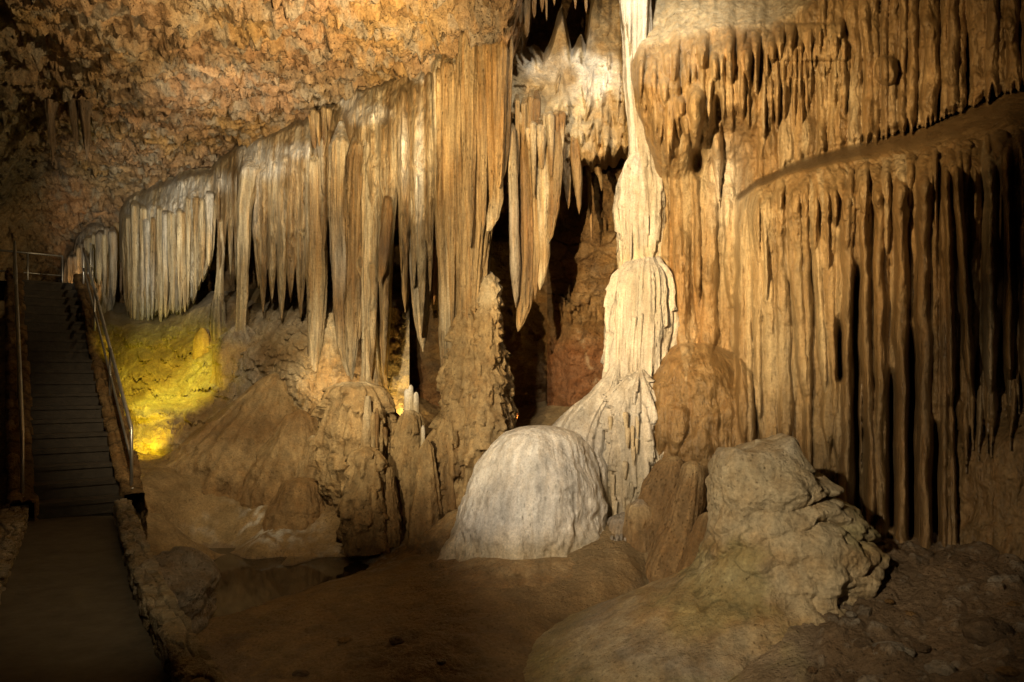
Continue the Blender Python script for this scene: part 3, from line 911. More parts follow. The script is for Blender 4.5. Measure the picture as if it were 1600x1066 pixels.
C = mixc(C, np.array([.10, .07, .04]), np.clip(shelf * 1.3, 0, 1) * .9)  # shade on the unlit shelf top, painted into its colour
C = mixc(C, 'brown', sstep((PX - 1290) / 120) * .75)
tt_ = tu * (1 - k) + tl * k
C = mixc(C, 'cream', np.clip(tt_ - .55, 0, 1) * 1.1 * sstep((PY - 90) / 60))
C = mixc(C, 'dark', np.clip(-tt_ - .5, 0, 1) * .9)
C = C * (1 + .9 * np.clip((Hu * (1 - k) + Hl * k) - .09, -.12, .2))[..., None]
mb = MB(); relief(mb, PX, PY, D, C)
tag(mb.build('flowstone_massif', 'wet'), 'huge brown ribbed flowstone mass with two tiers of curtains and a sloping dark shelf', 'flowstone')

# ================================================================ ALCOVE FLOWSTONE (centre top)
pxs_ = np.arange(792, 1012, 1.6)
top_ = itp(pxs_, [(790, 70), (810, 62), (822, 75), (835, 68), (850, 84), (862, 58), (872, 20), (879, 6), (886, 40), (893, 78), (900, 68), (908, 52), (915, 72), (925, -10), (940, -60), (1012, -60)]) + 3 * perlin(pxs_ / 6.0, .5, 0)
bot_ = itp(pxs_, [(790, 300), (830, 330), (860, 300), (900, 262), (940, 268), (980, 250), (1012, 250)]) + 10 * perlin(pxs_ / 7.0, 1.5, 0)
V = np.linspace(0, 1, 330)
PX = np.repeat(pxs_[None], 330, 0); PY = top_[None] + V[:, None] * (bot_ - top_)[None]
D = np.full(PX.shape, 10.6) - .35 * sstep((PY - 60) / 120) + .0
lip = 132 + .22 * (PX - 800) + 14 * perlin(PX / 40, 3, 3)
D = D - .45 * np.exp(-((PY - lip - 55) / 60) ** 2) * (1 - .3 * sstep((PX - 930) / 40))
D += .3 * (PX > 915) * sstep((110 - PY) / 60)
at_ = []
for i in range(95):
    x = r2.uniform(795, 1005); row = r2.rand()
    y0 = 150 + row * 110 + r2.uniform(-8, 8)
    at_.append((x, x + r2.uniform(-2, 2), r2.uniform(3, 7), y0, y0 + r2.uniform(25, 85), r2.uniform(.08, .2)))
Ha = folds(PX, PY, at_)
X = (PX - 800) / F * D; Z = EYE + (HY - PY) / F * D
D = D - Ha - .16 * fbm(X * 2.2, Z * 2.2, 0, 4, 44) - .05 * np.abs(perlin(X * 7, Z * 7, 0, 45)) - .012 * perlin(X * 20, Z * 16, 0, 46)
D = D + .5 * (1 - sstep(V / .10))[:, None] + .6 * sstep((V - .93) / .07)[:, None]
C = np.broadcast_to(PAL['tan'], PX.shape + (3,)).copy()
nz = fbm(X * 2, Z * 1.2, 9, 4, 47)
C = mixc(C, 'cream', np.clip(.3 + nz, 0, 1))
wmk = np.exp(-(((PX - 884) / 24) ** 2 + ((PY - 70) / 60) ** 2)) + np.exp(-(((PX - 838) / 24) ** 2 + ((PY - 95) / 26) ** 2)) + 1.2 * np.exp(-(((PX - 935) / 30) ** 2 + ((PY - 118) / 34) ** 2)) + .7 * np.exp(-(((PX - 915) / 14) ** 2 + ((PY - 70) / 30) ** 2)) + .6 * np.exp(-(((PX - 985) / 14) ** 2 + ((PY - 140) / 30) ** 2))
C = mixc(C, 'white', np.clip(wmk * (1.1 + nz * 1.5) - .15, 0, 1))
C = mixc(C, 'brown', sstep((PY - 215) / 60) * .5)
mb = MB(); relief(mb, PX, PY, D, C)
tag(mb.build('alcove_flowstone', 'mound'), 'lumpy tan flowstone with snow-white patches high in the alcove left of the white column', 'flowstone')
# tan-brown rock wall tongue below it (rough back wall with fine stalactites)
pxs_ = np.arange(855, 1030, 1.6); V = np.linspace(0, 1, 300)
PX = np.repeat(pxs_[None], 300, 0); PY = 240 + V[:, None] * (675 - 240) + 0 * PX
X0 = (PX - 800) / F * 11; Z0 = EYE + (HY - PY) / F * 11
D = 11.15 - .18 * fbm(X0 * 1.6, Z0 * 1.6, 0, 5, 51) - .25 * sstep((500 - PY) / 60) + .0
a, b2, r_, _, _ = worley(X0 * 2.6, Z0 * 4.5, 12)
D -= .10 * r_ * sstep((b2 - a) / .12) * sstep((520 - PY) / 40) * sstep((PY - 330) / 40)
ft = []
for i in range(46):
    x = r2.uniform(865, 1000); y0 = r2.choice([330, 470, 478, 490]) + r2.uniform(-8, 8)
    ft.append((x, x, r2.uniform(2, 4), y0, y0 + r2.uniform(12, 40), r2.uniform(.05, .14)))
D -= folds(PX, PY, ft)
D -= .012 * perlin(X0 * 18, Z0 * 18, 0, 4)
edge_l = np.clip(1 - (PX - 868 - 10 * perlin(PY / 50, 1, 1)) / 22, 0, 3)
D += .35 * edge_l
C = np.broadcast_to(PAL['brown'], PX.shape + (3,)).copy()
C = mixc(C, 'dark', np.clip(.3 + fbm(X0 * 2, Z0 * 2, 4, 4, 53), 0, .7))
C = mixc(C, np.array([.27, .13, .065]), sstep((PY - 500) / 60) * .8)
C = mixc(C, 'cream', .5 * np.exp(-((PX - (905 + (PY - 520) * .33)) / 4.5) ** 2) * sstep((PY - 500) / 30) * sstep((640 - PY) / 30) * np.clip(perlin(X0 * 12, Z0 * 12) * 3 + .3, 0, 1))
mb = MB(); relief(mb, PX, PY, D, C)
tag(mb.build('rock_face', 'rock'), 'rough reddish-brown bare rock face at the back between the central draperies and the white column', 'rock face')

# ================================================================ FUSED DRAPERY SHEETS under the ceiling
mb = MB()
r3 = np.random.RandomState(3)
ROOT[0] = .9
curtain(mb, 200, 330, 14, [(200, 322), (330, 305)], [(200, 510), (225, 518), (250, 506), (275, 508), (300, 490), (330, 440)], 46, 6.2, -.28, .12, ('cream', 'pearl', 'cream', 'tan'), nf=2, fl=.2, botj=.35)
ROOT[0] = 0
sheet(mb, 186, 338, [(186, 322), (205, 298), (250, 282), (300, 264), (338, 262)], [(186, 400), (198, 450), (205, 488), (240, 490), (290, 470), (318, 420), (338, 350)],
      [(x, float(itp(x, [(195, 480), (203, 512), (225, 520), (250, 506), (275, 508), (300, 486), (318, 450), (334, 400)])) + r3.uniform(-16, 3), r3.uniform(5, 8)) for x in np.arange(200, 334, 8.5)],
      -.12, 61, ('pearl', 'cream', 'tan'), [(282, 298, 40, 18), (262, 328, 44, 16)], .13, tipx=.28, wrap=6)
tag(mb.build('drapery', 'drape'), 'wide cream and white curtain of merged folds at the far left above the yellow-lit bank', 'drapery')
mb = MB()
sheet(mb, 324, 530, [(324, 268), (345, 240), (380, 215), (440, 195), (500, 172), (530, 148)], [(324, 330), (345, 350), (372, 345), (385, 330), (398, 390), (440, 430), (484, 420), (500, 330), (530, 330)],
      [(333, 405, 5), (343, 430, 4), (351, 395, 4), (360, 440, 5), (369, 445, 4), (404, 455, 7), (411, 498, 8), (425, 478, 7), (440, 508, 8), (454, 474, 7), (470, 506, 8), (482, 470, 6), (507, 400, 6), (516, 345, 5)],
      -.12, 67, ('cream', 'tan', 'brown'), [(392, 245, 20, 26), (352, 285, 20, 16), (455, 236, 36, 12), (430, 262, 22, 18), (395, 300, 10, 60)], .16)
tag(mb.build('drapery', 'drape'), 'tan curtain of long pointed folds with white crests, in the middle of the row', 'drapery')
mb = MB()
sheet(mb, 514, 726, [(514, 165), (540, 138), (600, 122), (650, 95), (690, 60), (726, 20)], [(514, 400), (530, 470), (560, 470), (610, 430), (622, 300), (650, 360), (680, 330), (690, 500), (726, 560)],
      [(531, 560, 9), (546, 575, 8), (562, 540, 9), (580, 600, 10), (600, 590, 8), (627, 440, 5), (634, 488, 6), (647, 460, 6), (659, 530, 9), (672, 470, 6), (692, 600, 8), (706, 640, 10)],
      -.14, 73, ('cream', 'tan', 'brown'), [(546, 155, 16, 22), (560, 182, 20, 12), (655, 122, 12, 9), (590, 178, 24, 12), (632, 230, 8, 60), (655, 260, 7, 90)], .2)
tag(mb.build('drapery', 'drape'), 'golden tan curtain with a white knob near its top, beside the great central column', 'drapery')

# ================================================================ SCALLOPED BANK lit by the yellow lamp
xs = np.arange(132, 640, 1.2); ys = np.arange(455, 800, 1.15)
PX, PY = np.meshgrid(xs, ys)
bk = [(120, 490, 16.4), (140, 510, 15.8), (200, 508, 15.3), (260, 500, 15.1), (300, 485, 14.7), (345, 500, 14.1), (420, 490, 13.4), (480, 490, 12.8), (520, 480, 12.5), (610, 500, 12.1),
      (150, 600, 13.7), (215, 560, 13.8), (280, 600, 13.3), (200, 640, 12.55), (330, 640, 12.4), (200, 700, 11.85), (280, 700, 11.75), (400, 590, 12.7), (430, 560, 12.6), (470, 620, 12.0), (520, 600, 12.0),
      (600, 600, 11.7), (600, 700, 11.4), (350, 760, 11.9), (450, 720, 11.8), (250, 760, 11.5), (150, 760, 11.4), (600, 800, 11.0), (140, 700, 12.0), (400, 680, 12.0)]
D = tps(np.array([((a - 400) / 100, (b_ - 600) / 100, c_) for a, b_, c_ in bk]), np.stack([(PX.ravel() - 400) / 100, (PY.ravel() - 600) / 100], -1)).reshape(PX.shape)
# separate bosses
D -= .55 * np.exp(-(((PX - 455) / 38) ** 2 + ((PY - 560) / 62) ** 2) ** 1.6) + .15 * np.exp(-(((PX - 262) / 36) ** 2 + ((PY - 660) / 40) ** 2) ** 1.6) + .35 * np.exp(-(((PX - 375) / 40) ** 2 + ((PY - 560) / 40) ** 2) ** 1.5)
D -= .30 * np.exp(-(((PX - 225) / 45) ** 2 + ((PY - 640) / 16) ** 2) ** 2)
L = rlobes(105, 160, 330, 500, 640, (7, 19), (12, 32), (.09, .24), 1) + rlobes(90, 290, 420, 500, 640, (4, 12), (7, 20), (.06, .16), 2) + rlobes(330, 415, 545, 480, 665, (3, 8), (5, 15), (.05, .13), 3) \
    + rlobes(60, 195, 330, 640, 700, (8, 20), (10, 30), (.02, .06), 4) + rlobes(60, 345, 410, 520, 560, (4, 8), (10, 24), (.05, .10), 5) + rlobes(160, 540, 640, 480, 700, (4, 9), (6, 20), (.03, .12), 6)
Hb = lobes(xs, ys, L)
area = sstep((.55 + fbm(PX / 55, PY / 40, 0, 3, 4)) / .35)
D -= Hb * (.35 + .65 * area)
X = (PX - 800) / F * D; Z = EYE + (HY - PY) / F * D
D -= .06 * fbm(X * 2.5, Z * 2.5, 0, 4, 5) + .008 * perlin(X * 20, Z * 14, 0, 6)
topl = itp(PX, [(132, 512), (200, 506), (240, 508), (300, 486), (345, 468), (400, 488), (480, 486), (520, 470), (560, 465), (640, 470)]) + 5 * perlin(PX / 20, 1, 0)
D += 2.2 * np.clip((topl - PY) / 40, 0, 2)
D += .9 * sstep((PY - 690) / 60) + 1.5 * sstep((PX - 560) / 60) * sstep((PY - 700) / 30)
C = np.broadcast_to(PAL['tan'], PX.shape + (3,)).copy()
nz = fbm(X * .9, Z * .9, 3, 4, 8)
C = mixc(C, 'cream', np.clip(.35 + nz, 0, .9))
C = mixc(C, 'grey', np.clip(np.exp(-(((PX - 385) / 40) ** 2 + ((PY - 590) / 50) ** 2)) * 1.1 + .6 * (1 - sstep((PY - 500) / 40)), 0, .85))
C = mixc(C, 'brown', np.clip(sstep((PY - 650) / 50) * sstep((PX - 300) / 60) + np.clip(-nz - .1, 0, .5), 0, .7))
mb = MB(); relief(mb, PX, PY, D, C)
tag(mb.build('scalloped_bank', 'mound'), 'scalloped flowstone bank covered in small drip terraces, yellow-lit beside the stairs', 'flowstone')
# ================================================================ DRAPERIES AND COLUMNS
ROOT[0] = .4


def T(name, label, cat, mat, fn, group=None):
    mb = MB(); fn(mb)
    return tag(mb.build(name, mat), label, cat, group)


def f(mb):
    curtain(mb, 164, 196, 7, [(164, 330), (196, 340)], [(164, 430), (180, 470), (196, 480)], 26, 5, .9, .1, ('brown', 'dark', 'tan'), nf=2, fl=.15)
T('stalactite_cluster', 'dark brown ragged stalactite cluster in shadow just left of the cream curtain', 'stalactites', 'wet', f)


def f(mb):
    tube(mb, [(150, 345, 6, 'grey'), (148, 372, 26, 'grey'), (146, 420, 30, 'grey'), (142, 470, 32, 'grey'), (138, 500, 30, 'grey')], 17.2, ell=.6, fl=.22, nf=4)
    tube(mb, [(122, 385, 6, 'grey'), (120, 405, 16, 'grey'), (118, 450, 18, 'grey'), (114, 500, 20, 'grey')], 17.6, ell=.7, fl=.2, nf=4)
    curtain(mb, 108, 178, 11, [(108, 400), (150, 360), (178, 350)], [(108, 470), (178, 470)], 18, 6, -.7, .2, ('grey', 'cream'))
T('flowstone_block', 'pale grey flowstone block behind the top of the staircase', 'flowstone', 'drape', f)


def f(mb):
    tube(mb, [(347, 330, 4, 'tan'), (346, 380, 6, 'cream'), (344, 430, 5.5, 'cream'), (342, 462, 7, 'cream'), (341, 480, 11, 'grey'), (341, 505, 13, 'grey'), (342, 540, 12, 'tan')], 13.9, fl=.18, nf=2, tier=.10, tierh=.14)
T('column', 'very slim pale column with a knobbly foot under the short brown stalactites', 'column', 'drape', f)


def f(mb):
    tube(mb, [(396, 245, 7, 'white'), (393, 265, 15, 'white'), (388, 285, 14, 'cream'), (382, 330, 11, 'cream'), (380, 400, 9.5, 'cream'), (379, 460, 8.5, 'cream'), (377, 498, 7, 'cream'), (376, 530, 9, 'grey')], 13.0, fl=.2, nf=2.2)
T('column', 'slim pale column widening upward into a white crest, standing on a small grey cone', 'column', 'drape', f)


def f(mb):
    tube(mb, [(376, 500, 5, 'grey'), (375, 510, 11, 'grey'), (374, 518, 17, 'grey'), (373, 530, 26, 'grey'), (372, 546, 34, 'tan'), (372, 575, 38, 'tan'), (372, 620, 34, 'tan')], 13.1, ell=.8, fl=.08, nf=3, lb=(60, (5, 10), (12, 26), (.05, .1)))
T('stalagmite', 'low grey cone with a skirt of drips under the slim pale column', 'stalagmite', 'mound', f)


def f(mb):
    tube(mb, [(496, 225, 5, 'tan'), (495, 250, 11, 'cream'), (495, 300, 11, 'tan'), (498, 360, 13, 'tan'), (497, 430, 15, 'tan'), (494, 500, 13, 'cream'), (490, 560, 9, 'cream'), (487, 592, 5, 'cream'), (486, 600, 0, 'cream')], 11.9, fl=.25, nf=2.4, tier=.05, tierh=.1)
T('stalactite', 'long heavy tan stalactite with a pitted surface, tapering down to the lumpy tan bank', 'stalactite', 'drape', f)


def f(mb):
    curtain(mb, 484, 516, 7, [(484, 172), (516, 165)], [(484, 235), (516, 230)], 16, 4.5, -.25, .1, ('brown', 'ochre', 'tan'), nf=2)
T('stalactite_cluster', 'small dark fringe of stalactites just under the ceiling left of the white knob', 'stalactites', 'drape', f)


def f(mb):
    tube(mb, [(535, 190, 5, 'white'), (533, 230, 16, 'cream'), (532, 300, 17, 'tan'), (534, 400, 16, 'grey'), (536, 480, 15, 'brown'), (538, 540, 11, 'cream'), (542, 575, 5, 'cream'), (545, 590, 0, 'cream')], 11.35, fl=.2, nf=3)
    tube(mb, [(560, 195, 4, 'cream'), (558, 250, 14, 'brown'), (556, 330, 16, 'tan'), (557, 430, 15, 'brown'), (552, 500, 12, 'tan'), (549, 560, 7, 'cream'), (549, 588, 3, 'cream'), (550, 596, 0, 'cream')], 11.2, fl=.3, nf=4, tier=.07, tierh=.07, jag=.9)
    tube(mb, [(580, 190, 4, 'white'), (582, 240, 12, 'cream'), (580, 320, 12, 'cream'), (578, 420, 12, 'cream'), (578, 520, 12, 'cream'), (580, 580, 14, 'cream'), (582, 610, 20, 'tan')], 11.1, fl=.22, nf=3)
    tube(mb, [(604, 190, 4, 'cream'), (604, 260, 13, 'tan'), (600, 330, 16, 'brown'), (597, 430, 15, 'tan'), (596, 500, 13, 'tan'), (594, 580, 10, 'tan'), (592, 612, 14, 'tan')], 11.3, fl=.26, nf=3.5)
T('column', 'broad fluted cream and brown column standing on the fringed stalagmite mound', 'column', 'drape', f)


def f(mb):
    tube(mb, [(606, 300, 5, 'brown'), (605, 340, 9, 'brown'), (601, 390, 9, 'dark'), (597, 425, 6, 'brown'), (592, 447, 0, 'tan')], 10.6, fl=.2, nf=2)
T('stalactite', 'short dark brown stalactite in front of the broad fluted column', 'stalactite', 'drape', f)


def f(mb):
    tube(mb, [(628, 190, 3, 'cream'), (630, 220, 11, 'cream'), (634, 320, 9, 'cream'), (635, 400, 8, 'cream'), (634, 460, 6, 'tan'), (633, 490, 0, 'tan')], 10.75, fl=.2, nf=2)
    tube(mb, [(646, 190, 4, 'cream'), (648, 220, 12, 'tan'), (652, 320, 13, 'cream'), (657, 420, 15, 'grey'), (659, 490, 12, 'cream'), (660, 530, 6, 'cream'), (661, 552, 0, 'cream')], 10.6, fl=.2, nf=2.6)
    tube(mb, [(664, 200, 3, 'brown'), (668, 220, 11, 'tan'), (670, 320, 10, 'tan'), (672, 400, 8, 'cream'), (672, 450, 5, 'cream'), (672, 480, 0, 'cream')], 10.75, fl=.2, nf=2)
T('drapery', 'pale pointed curtain of three long spear folds left of the great central column', 'drapery', 'drape', f)


def f(mb):
    tube(mb, [(681, 200, 4, 'ochre'), (682, 280, 6.5, 'orange'), (681, 360, 6.5, 'orange'), (680, 440, 5, 'orange'), (678, 478, 0, 'orange')], 10.45, fl=.1, nf=2)
T('stalactite', 'thin rusty orange stalactite hanging along the left side of the great central column', 'stalactite', 'drape', f)


def f(mb):
    tube(mb, [(706, 75, 12, 'tan'), (706, 110, 24, 'tan'), (707, 200, 25, 'tan'), (707, 300, 24, 'ochre'), (708, 400, 20, 'tan'), (708, 500, 17, 'cream'), (707, 580, 15, 'tan'), (706, 650, 17, 'tan'), (704, 720, 22, 'tan')], 9.95, fl=.22, nf=3.6)
    tube(mb, [(745, -140, 34, 'tan'), (748, 0, 31, 'tan'), (746, 80, 33, 'tan'), (744, 180, 34, 'tan'), (743, 280, 32, 'tan'), (741, 360, 27, 'tan'), (738, 420, 22, 'tan'), (736, 480, 20, 'tan'), (735, 540, 22, 'tan')], 9.8, fl=.22, nf=4.6)
    tube(mb, [(770, -140, 16, 'brown'), (771, 0, 17, 'tan'), (769, 120, 15, 'brown'), (766, 240, 12, 'tan'), (764, 300, 8, 'brown'), (762, 345, 0, 'brown')], 9.65, fl=.25, nf=2.6)
    curtain(mb, 676, 722, 5, [(676, 100), (690, 78), (722, 60)], [(676, 420), (700, 540), (722, 600)], 50, 11, -.30, .12, ('tan', 'cream', 'tan', 'cream'), nf=2)
    curtain(mb, 718, 786, 5, [(716, -120), (786, -120)], [(716, 420), (750, 400), (770, 330), (786, 270)], 50, 13, -.46, .12, ('tan', 'ochre', 'brown', 'tan'), nf=2, fl=.2)
gc = empty('column', P(742, 720, 9.9), 'great golden-brown central column rising from a knobbly base past the ceiling', 'column')
mb = MB(); f(mb); mb.build('shaft', 'drape', gc)


def f(mb):
    tube(mb, [(764, 424, 3, 'cream'), (765, 432, 10, 'cream'), (766, 462, 14, 'cream'), (764, 500, 17, 'tan'), (762, 560, 20, 'tan'), (760, 620, 24, 'tan'), (760, 700, 30, 'tan')], 9.55, fl=.1, nf=3, lump=.3, lb=(260, (4, 12), (8, 22), (.03, .08)))
    tube(mb, [(737, 455, 6, 'tan'), (738, 475, 14, 'tan'), (742, 520, 32, 'tan'), (746, 570, 44, 'tan'), (747, 640, 50, 'tan'), (744, 700, 54, 'tan'), (738, 760, 52, 'tan'), (738, 810, 56, 'brown')], 9.85, fl=.14, nf=5, lump=.2, lb=(520, (3, 14), (10, 45), (.04, .13)))
    tube(mb, [(790, 560, 5, 'brown'), (789, 590, 9, 'orange'), (788, 640, 11, 'orange'), (784, 700, 14, 'brown')], 10.0, fl=.1, nf=3, tier=.2, tierh=.12, lump=.3)
    tube(mb, [(704, 640, 14, 'tan'), (702, 690, 24, 'tan'), (704, 760, 28, 'brown'), (706, 800, 30, 'brown')], 9.6, fl=.2, nf=4, lump=.15, lb=(120, (4, 10), (12, 50), (.04, .14)))
mb = MB(); f(mb); mb.build('base', 'mound', gc)


def f(mb):
    tube(mb, [(790, -140, 6, 'brown'), (792, 0, 7, 'tan'), (795, 80, 7, 'tan'), (790, 160, 9, 'brown'), (787, 230, 9, 'brown'), (785, 270, 5, 'tan'), (784, 285, 0, 'tan')], 9.5, fl=.2, nf=2)
    tube(mb, [(776, 180, 5, 'tan'), (777, 250, 8, 'tan'), (776, 310, 11, 'tan'), (770, 340, 10, 'cream'), (763, 362, 3, 'cream')], 9.5, ell=.5, fl=.2, nf=2)
T('stalactite', 'twisted brown stalactite ending in a broken blade, right flank of the central column', 'stalactite', 'drape', f)


def f(mb):
    tube(mb, [(800, 180, 5, 'brown'), (801, 260, 8, 'cream'), (803, 340, 8, 'grey'), (805, 420, 8, 'grey'), (806, 460, 5, 'grey'), (806, 482, 0, 'grey')], 9.6, fl=.12, nf=2)
T('stalactite', 'smooth pale grey straight stalactite in the gap right of the central column', 'stalactite', 'drape', f)


def f(mb):
    tube(mb, [(822, 170, 7, 'brown'), (823, 260, 12, 'brown'), (824, 340, 13, 'brown'), (822, 420, 13, 'brown'), (818, 480, 12, 'tan'), (812, 508, 6, 'tan'), (809, 520, 0, 'tan')], 9.75, fl=.2, nf=2.6)
    curtain(mb, 803, 842, 7, [(803, 150), (842, 150)], [(803, 320), (842, 360)], 40, 6, -.15, .05, ('brown', 'tan'), nf=2)
T('drapery', 'brown rounded drape with a blunt tip, hanging right of the smooth grey stalactite', 'drapery', 'drape', f)


def f(mb):
    tube(mb, [(846, 220, 6, 'tan'), (847, 290, 10, 'cream'), (850, 350, 9, 'cream'), (852, 400, 8, 'tan'), (846, 440, 6, 'cream'), (843, 455, 0, 'cream')], 9.6, fl=.2, nf=2)
    tube(mb, [(836, 240, 5, 'tan'), (838, 320, 8, 'tan'), (842, 400, 8, 'tan'), (838, 440, 5, 'brown'), (836, 470, 0, 'brown')], 9.7, fl=.2, nf=2)
    tube(mb, [(872, 190, 6, 'brown'), (870, 260, 9, 'tan'), (864, 330, 8, 'brown'), (858, 370, 5, 'tan'), (854, 386, 0, 'cream')], 9.55, fl=.2, nf=2)
    tube(mb, [(856, 230, 6, 'tan'), (858, 300, 8, 'cream'), (856, 350, 7, 'tan'), (852, 380, 6, 'cream'), (850, 410, 2, 'cream')], 9.6, fl=.2, nf=2)
    curtain(mb, 822, 880, 12, [(822, 190), (880, 170)], [(822, 330), (880, 290)], 40, 6, -.35, .05, ('brown', 'tan', 'cream'), nf=2)
T('drapery', 'torn tan and cream drape with a ragged hooked edge, under the alcove flowstone', 'drapery', 'drape', f)

for (x, y0, y1, r, d, lab) in (
        (883, 210, 328, 8, 9.9, 'slanting tan stalactite hanging left of the broad brown one in the alcove'),
        (900, 205, 336, 9, 9.8, 'broad brown pointed stalactite, longest of those hanging from the alcove flowstone'),
        (919, 220, 378, 4.5, 10.3, 'thread-thin brown stalactite reaching down to a small ledge in the alcove'),
        (935, 240, 300, 5, 10.2, 'short tan stalactite hanging beside the thread-thin one')):
    def f(mb, x=x, y0=y0, y1=y1, r=r, d=d):
        tube(mb, [(x - 3, y0, r * .6, 'tan'), (x - 1, y0 + 30, r, 'brown'), (x + 3, y0 + (y1 - y0) * .6, r * .8, 'tan'), (x + 5, y0 + (y1 - y0) * .9, r * .4, 'brown'), (x + 5, y1, 0, 'brown')], d, fl=.2, nf=2)
    T('stalactite', lab, 'stalactite', 'drape', f, 'stalactites hanging in the central alcove')

def f(mb):
    for x, y1, r in ((800, 18, 5), (812, 40, 6), (822, 60, 7), (834, 30, 6), (846, 20, 6), (853, 34, 3), (865, 10, 5), (898, 16, 4), (915, 22, 4)):
        tube(mb, [(x, -120, r * 1.6, 'brown'), (x, -30, r, 'tan'), (x + 1, y1 - 10, r * .5, 'brown'), (x + 1, y1, 0, 'brown')], 9.7, fl=.2, nf=2)
T('stalactite_cluster', 'row of small brown stalactites over the black hole at the top of the picture', 'stalactites', 'drape', f)
# ceiling stalactites at far left
for (x, y0, y1, r, lab) in ((80, 180, 262, 8, 'leftmost of the three pale stalactites hanging from the rocky ceiling at the far left'),
                            (116, 178, 238, 7, 'middle one of the three stalactites hanging from the rocky ceiling at the far left'),
                            (134, 182, 252, 9, 'rightmost of the three stalactites hanging from the rocky ceiling at the far left')):
    def f(mb, x=x, y0=y0, y1=y1, r=r):
        tube(mb, [(x, y0 - 22, r * 1.2, 'mud'), (x - 1, y0, r * .8, 'mud'), (x + 2, (y0 + y1) / 2, r * .6, 'dark'), (x + 2, y1, 0, 'dark')], 11.6, fl=.25, nf=2)
    T('stalactite', lab, 'stalactite', 'drape', f, 'stalactites hanging from the ceiling at the far left')

# ================================================================ STALAGMITE GROUP
ROOT[0] = 0
def f(mb):
    tube(mb, [(560, 596, 12, 'cream'), (560, 606, 36, 'tan'), (560, 640, 50, 'tan'), (560, 680, 54, 'tan'), (556, 720, 55, 'tan'), (562, 760, 46, 'tan'), (570, 800, 34, 'brown'), (575, 850, 32, 'brown')], 10.4, ell=.8, fl=.10, nf=4, lump=.16, lb=(210, (5, 15), (14, 60), (.06, .2)))
    curtain(mb, 516, 604, 14, [(516, 660), (560, 620), (604, 660)], [(516, 720), (560, 800), (604, 740)], 40, 4, -1.25, .15, ('tan', 'brown', 'cream'), nf=2)
    tube(mb, [(575, 618, 4, 'cream'), (574, 650, 7, 'cream'), (572, 700, 8, 'tan'), (572, 730, 9, 'tan')], 9.95, fl=.2, nf=2)
T('stalagmite_mound', 'big tan mound hung with drip fringes under the broad fluted column', 'stalagmite', 'mound', f)

for nm, lab, nodes, d, kw in (
        ('stalagmite', 'thick tan cone-shaped stalagmite topped by small white candles', [(641, 640, 8, 'cream'), (641, 650, 17, 'tan'), (638, 690, 23, 'tan'), (636, 740, 30, 'tan'), (634, 800, 36, 'brown'), (632, 850, 40, 'brown')], 9.9, dict(lump=.12, fl=.08, lb=(60, (5, 12), (10, 40), (.02, .07)))),
        ('stalagmite', 'stubby rounded brown stalagmite in front of the fringed mound', [(574, 698, 5, 'tan'), (574, 706, 20, 'tan'), (572, 750, 27, 'tan'), (568, 800, 32, 'brown'), (572, 860, 36, 'brown')], 9.3, dict(lump=.15, fl=.08, lb=(130, (5, 12), (10, 34), (.03, .1)))),
        ('stalagmite', 'small pointed brown stalagmite between the candle-topped cone and the column base', [(667, 686, 2, 'tan'), (667, 700, 11, 'tan'), (668, 740, 16, 'tan'), (668, 790, 24, 'brown'), (666, 850, 30, 'brown')], 9.3, dict(tier=.06, tierh=.2, lump=.12, fl=.12)),
        ('stalagmite', 'low brown knob of a stalagmite between the stubby one and the candle-topped cone', [(604, 722, 2, 'brown'), (604, 732, 10, 'tan'), (606, 770, 16, 'brown'), (606, 850, 26, 'brown')], 9.4, dict(tier=.1, tierh=.2, lump=.15, fl=.12)),
        ('stalagmite', 'narrow cream finger on the left shoulder of the fringed mound', [(612, 645, 2, 'cream'), (612, 655, 7, 'cream'), (610, 690, 9, 'tan'), (606, 740, 12, 'tan')], 10.5, dict(fl=.1)),
        ('stalagmite', 'small pale lump of a stalagmite on the slope left of the fringed mound', [(489, 680, 2, 'cream'), (489, 686, 8, 'tan'), (487, 720, 20, 'tan'), (484, 760, 34, 'brown')], 10.9, dict(tier=.05, tierh=.2, lump=.15, fl=.1)),
        ('stalagmite', 'rounded brown boss low on the slope at the foot of the fringed mound', [(470, 745, 2, 'brown'), (470, 752, 28, 'brown'), (468, 790, 46, 'brown'), (462, 850, 58, 'brown')], 10.4, dict(lump=.12, fl=.06)),
        ('stalagmite', 'rough grey-brown boss beside the white dome, left of its foot', [(728, 790, 2, 'tan'), (725, 800, 24, 'tan'), (712, 830, 44, 'brown'), (700, 870, 60, 'brown')], 8.9, dict(lump=.2, fl=.06, tier=.05)),
):
    def f(mb, nodes=nodes, d=d, kw=kw): tube(mb, nodes, d, **kw)
    T(nm, lab, 'stalagmite', 'mound', f)

for x, y0, r, lab in ((636, 607, 4.5, 'left one of the white candle stalagmites on the brown cone'), (642, 601, 4, 'tallest white candle stalagmite, in the middle on top of the brown cone'), (650, 612, 4, 'right one of the white candle stalagmites on the brown cone'), (661, 664, 3.5, 'tiny white candle stalagmite low on the right side of the brown cone')):
    def f(mb, x=x, y0=y0, r=r): tube(mb, [(x, y0, 1, 'white'), (x, y0 + 4, r, 'white'), (x, y0 + 26, r * 1.1, 'cream'), (x, y0 + 48, r * 1.4, 'cream')], 9.9 if y0 < 650 else 9.65, fl=.1, nf=2, lump=.1)
    T('stalagmite', lab, 'stalagmite', 'white', f, 'small white candle stalagmites on the cone')

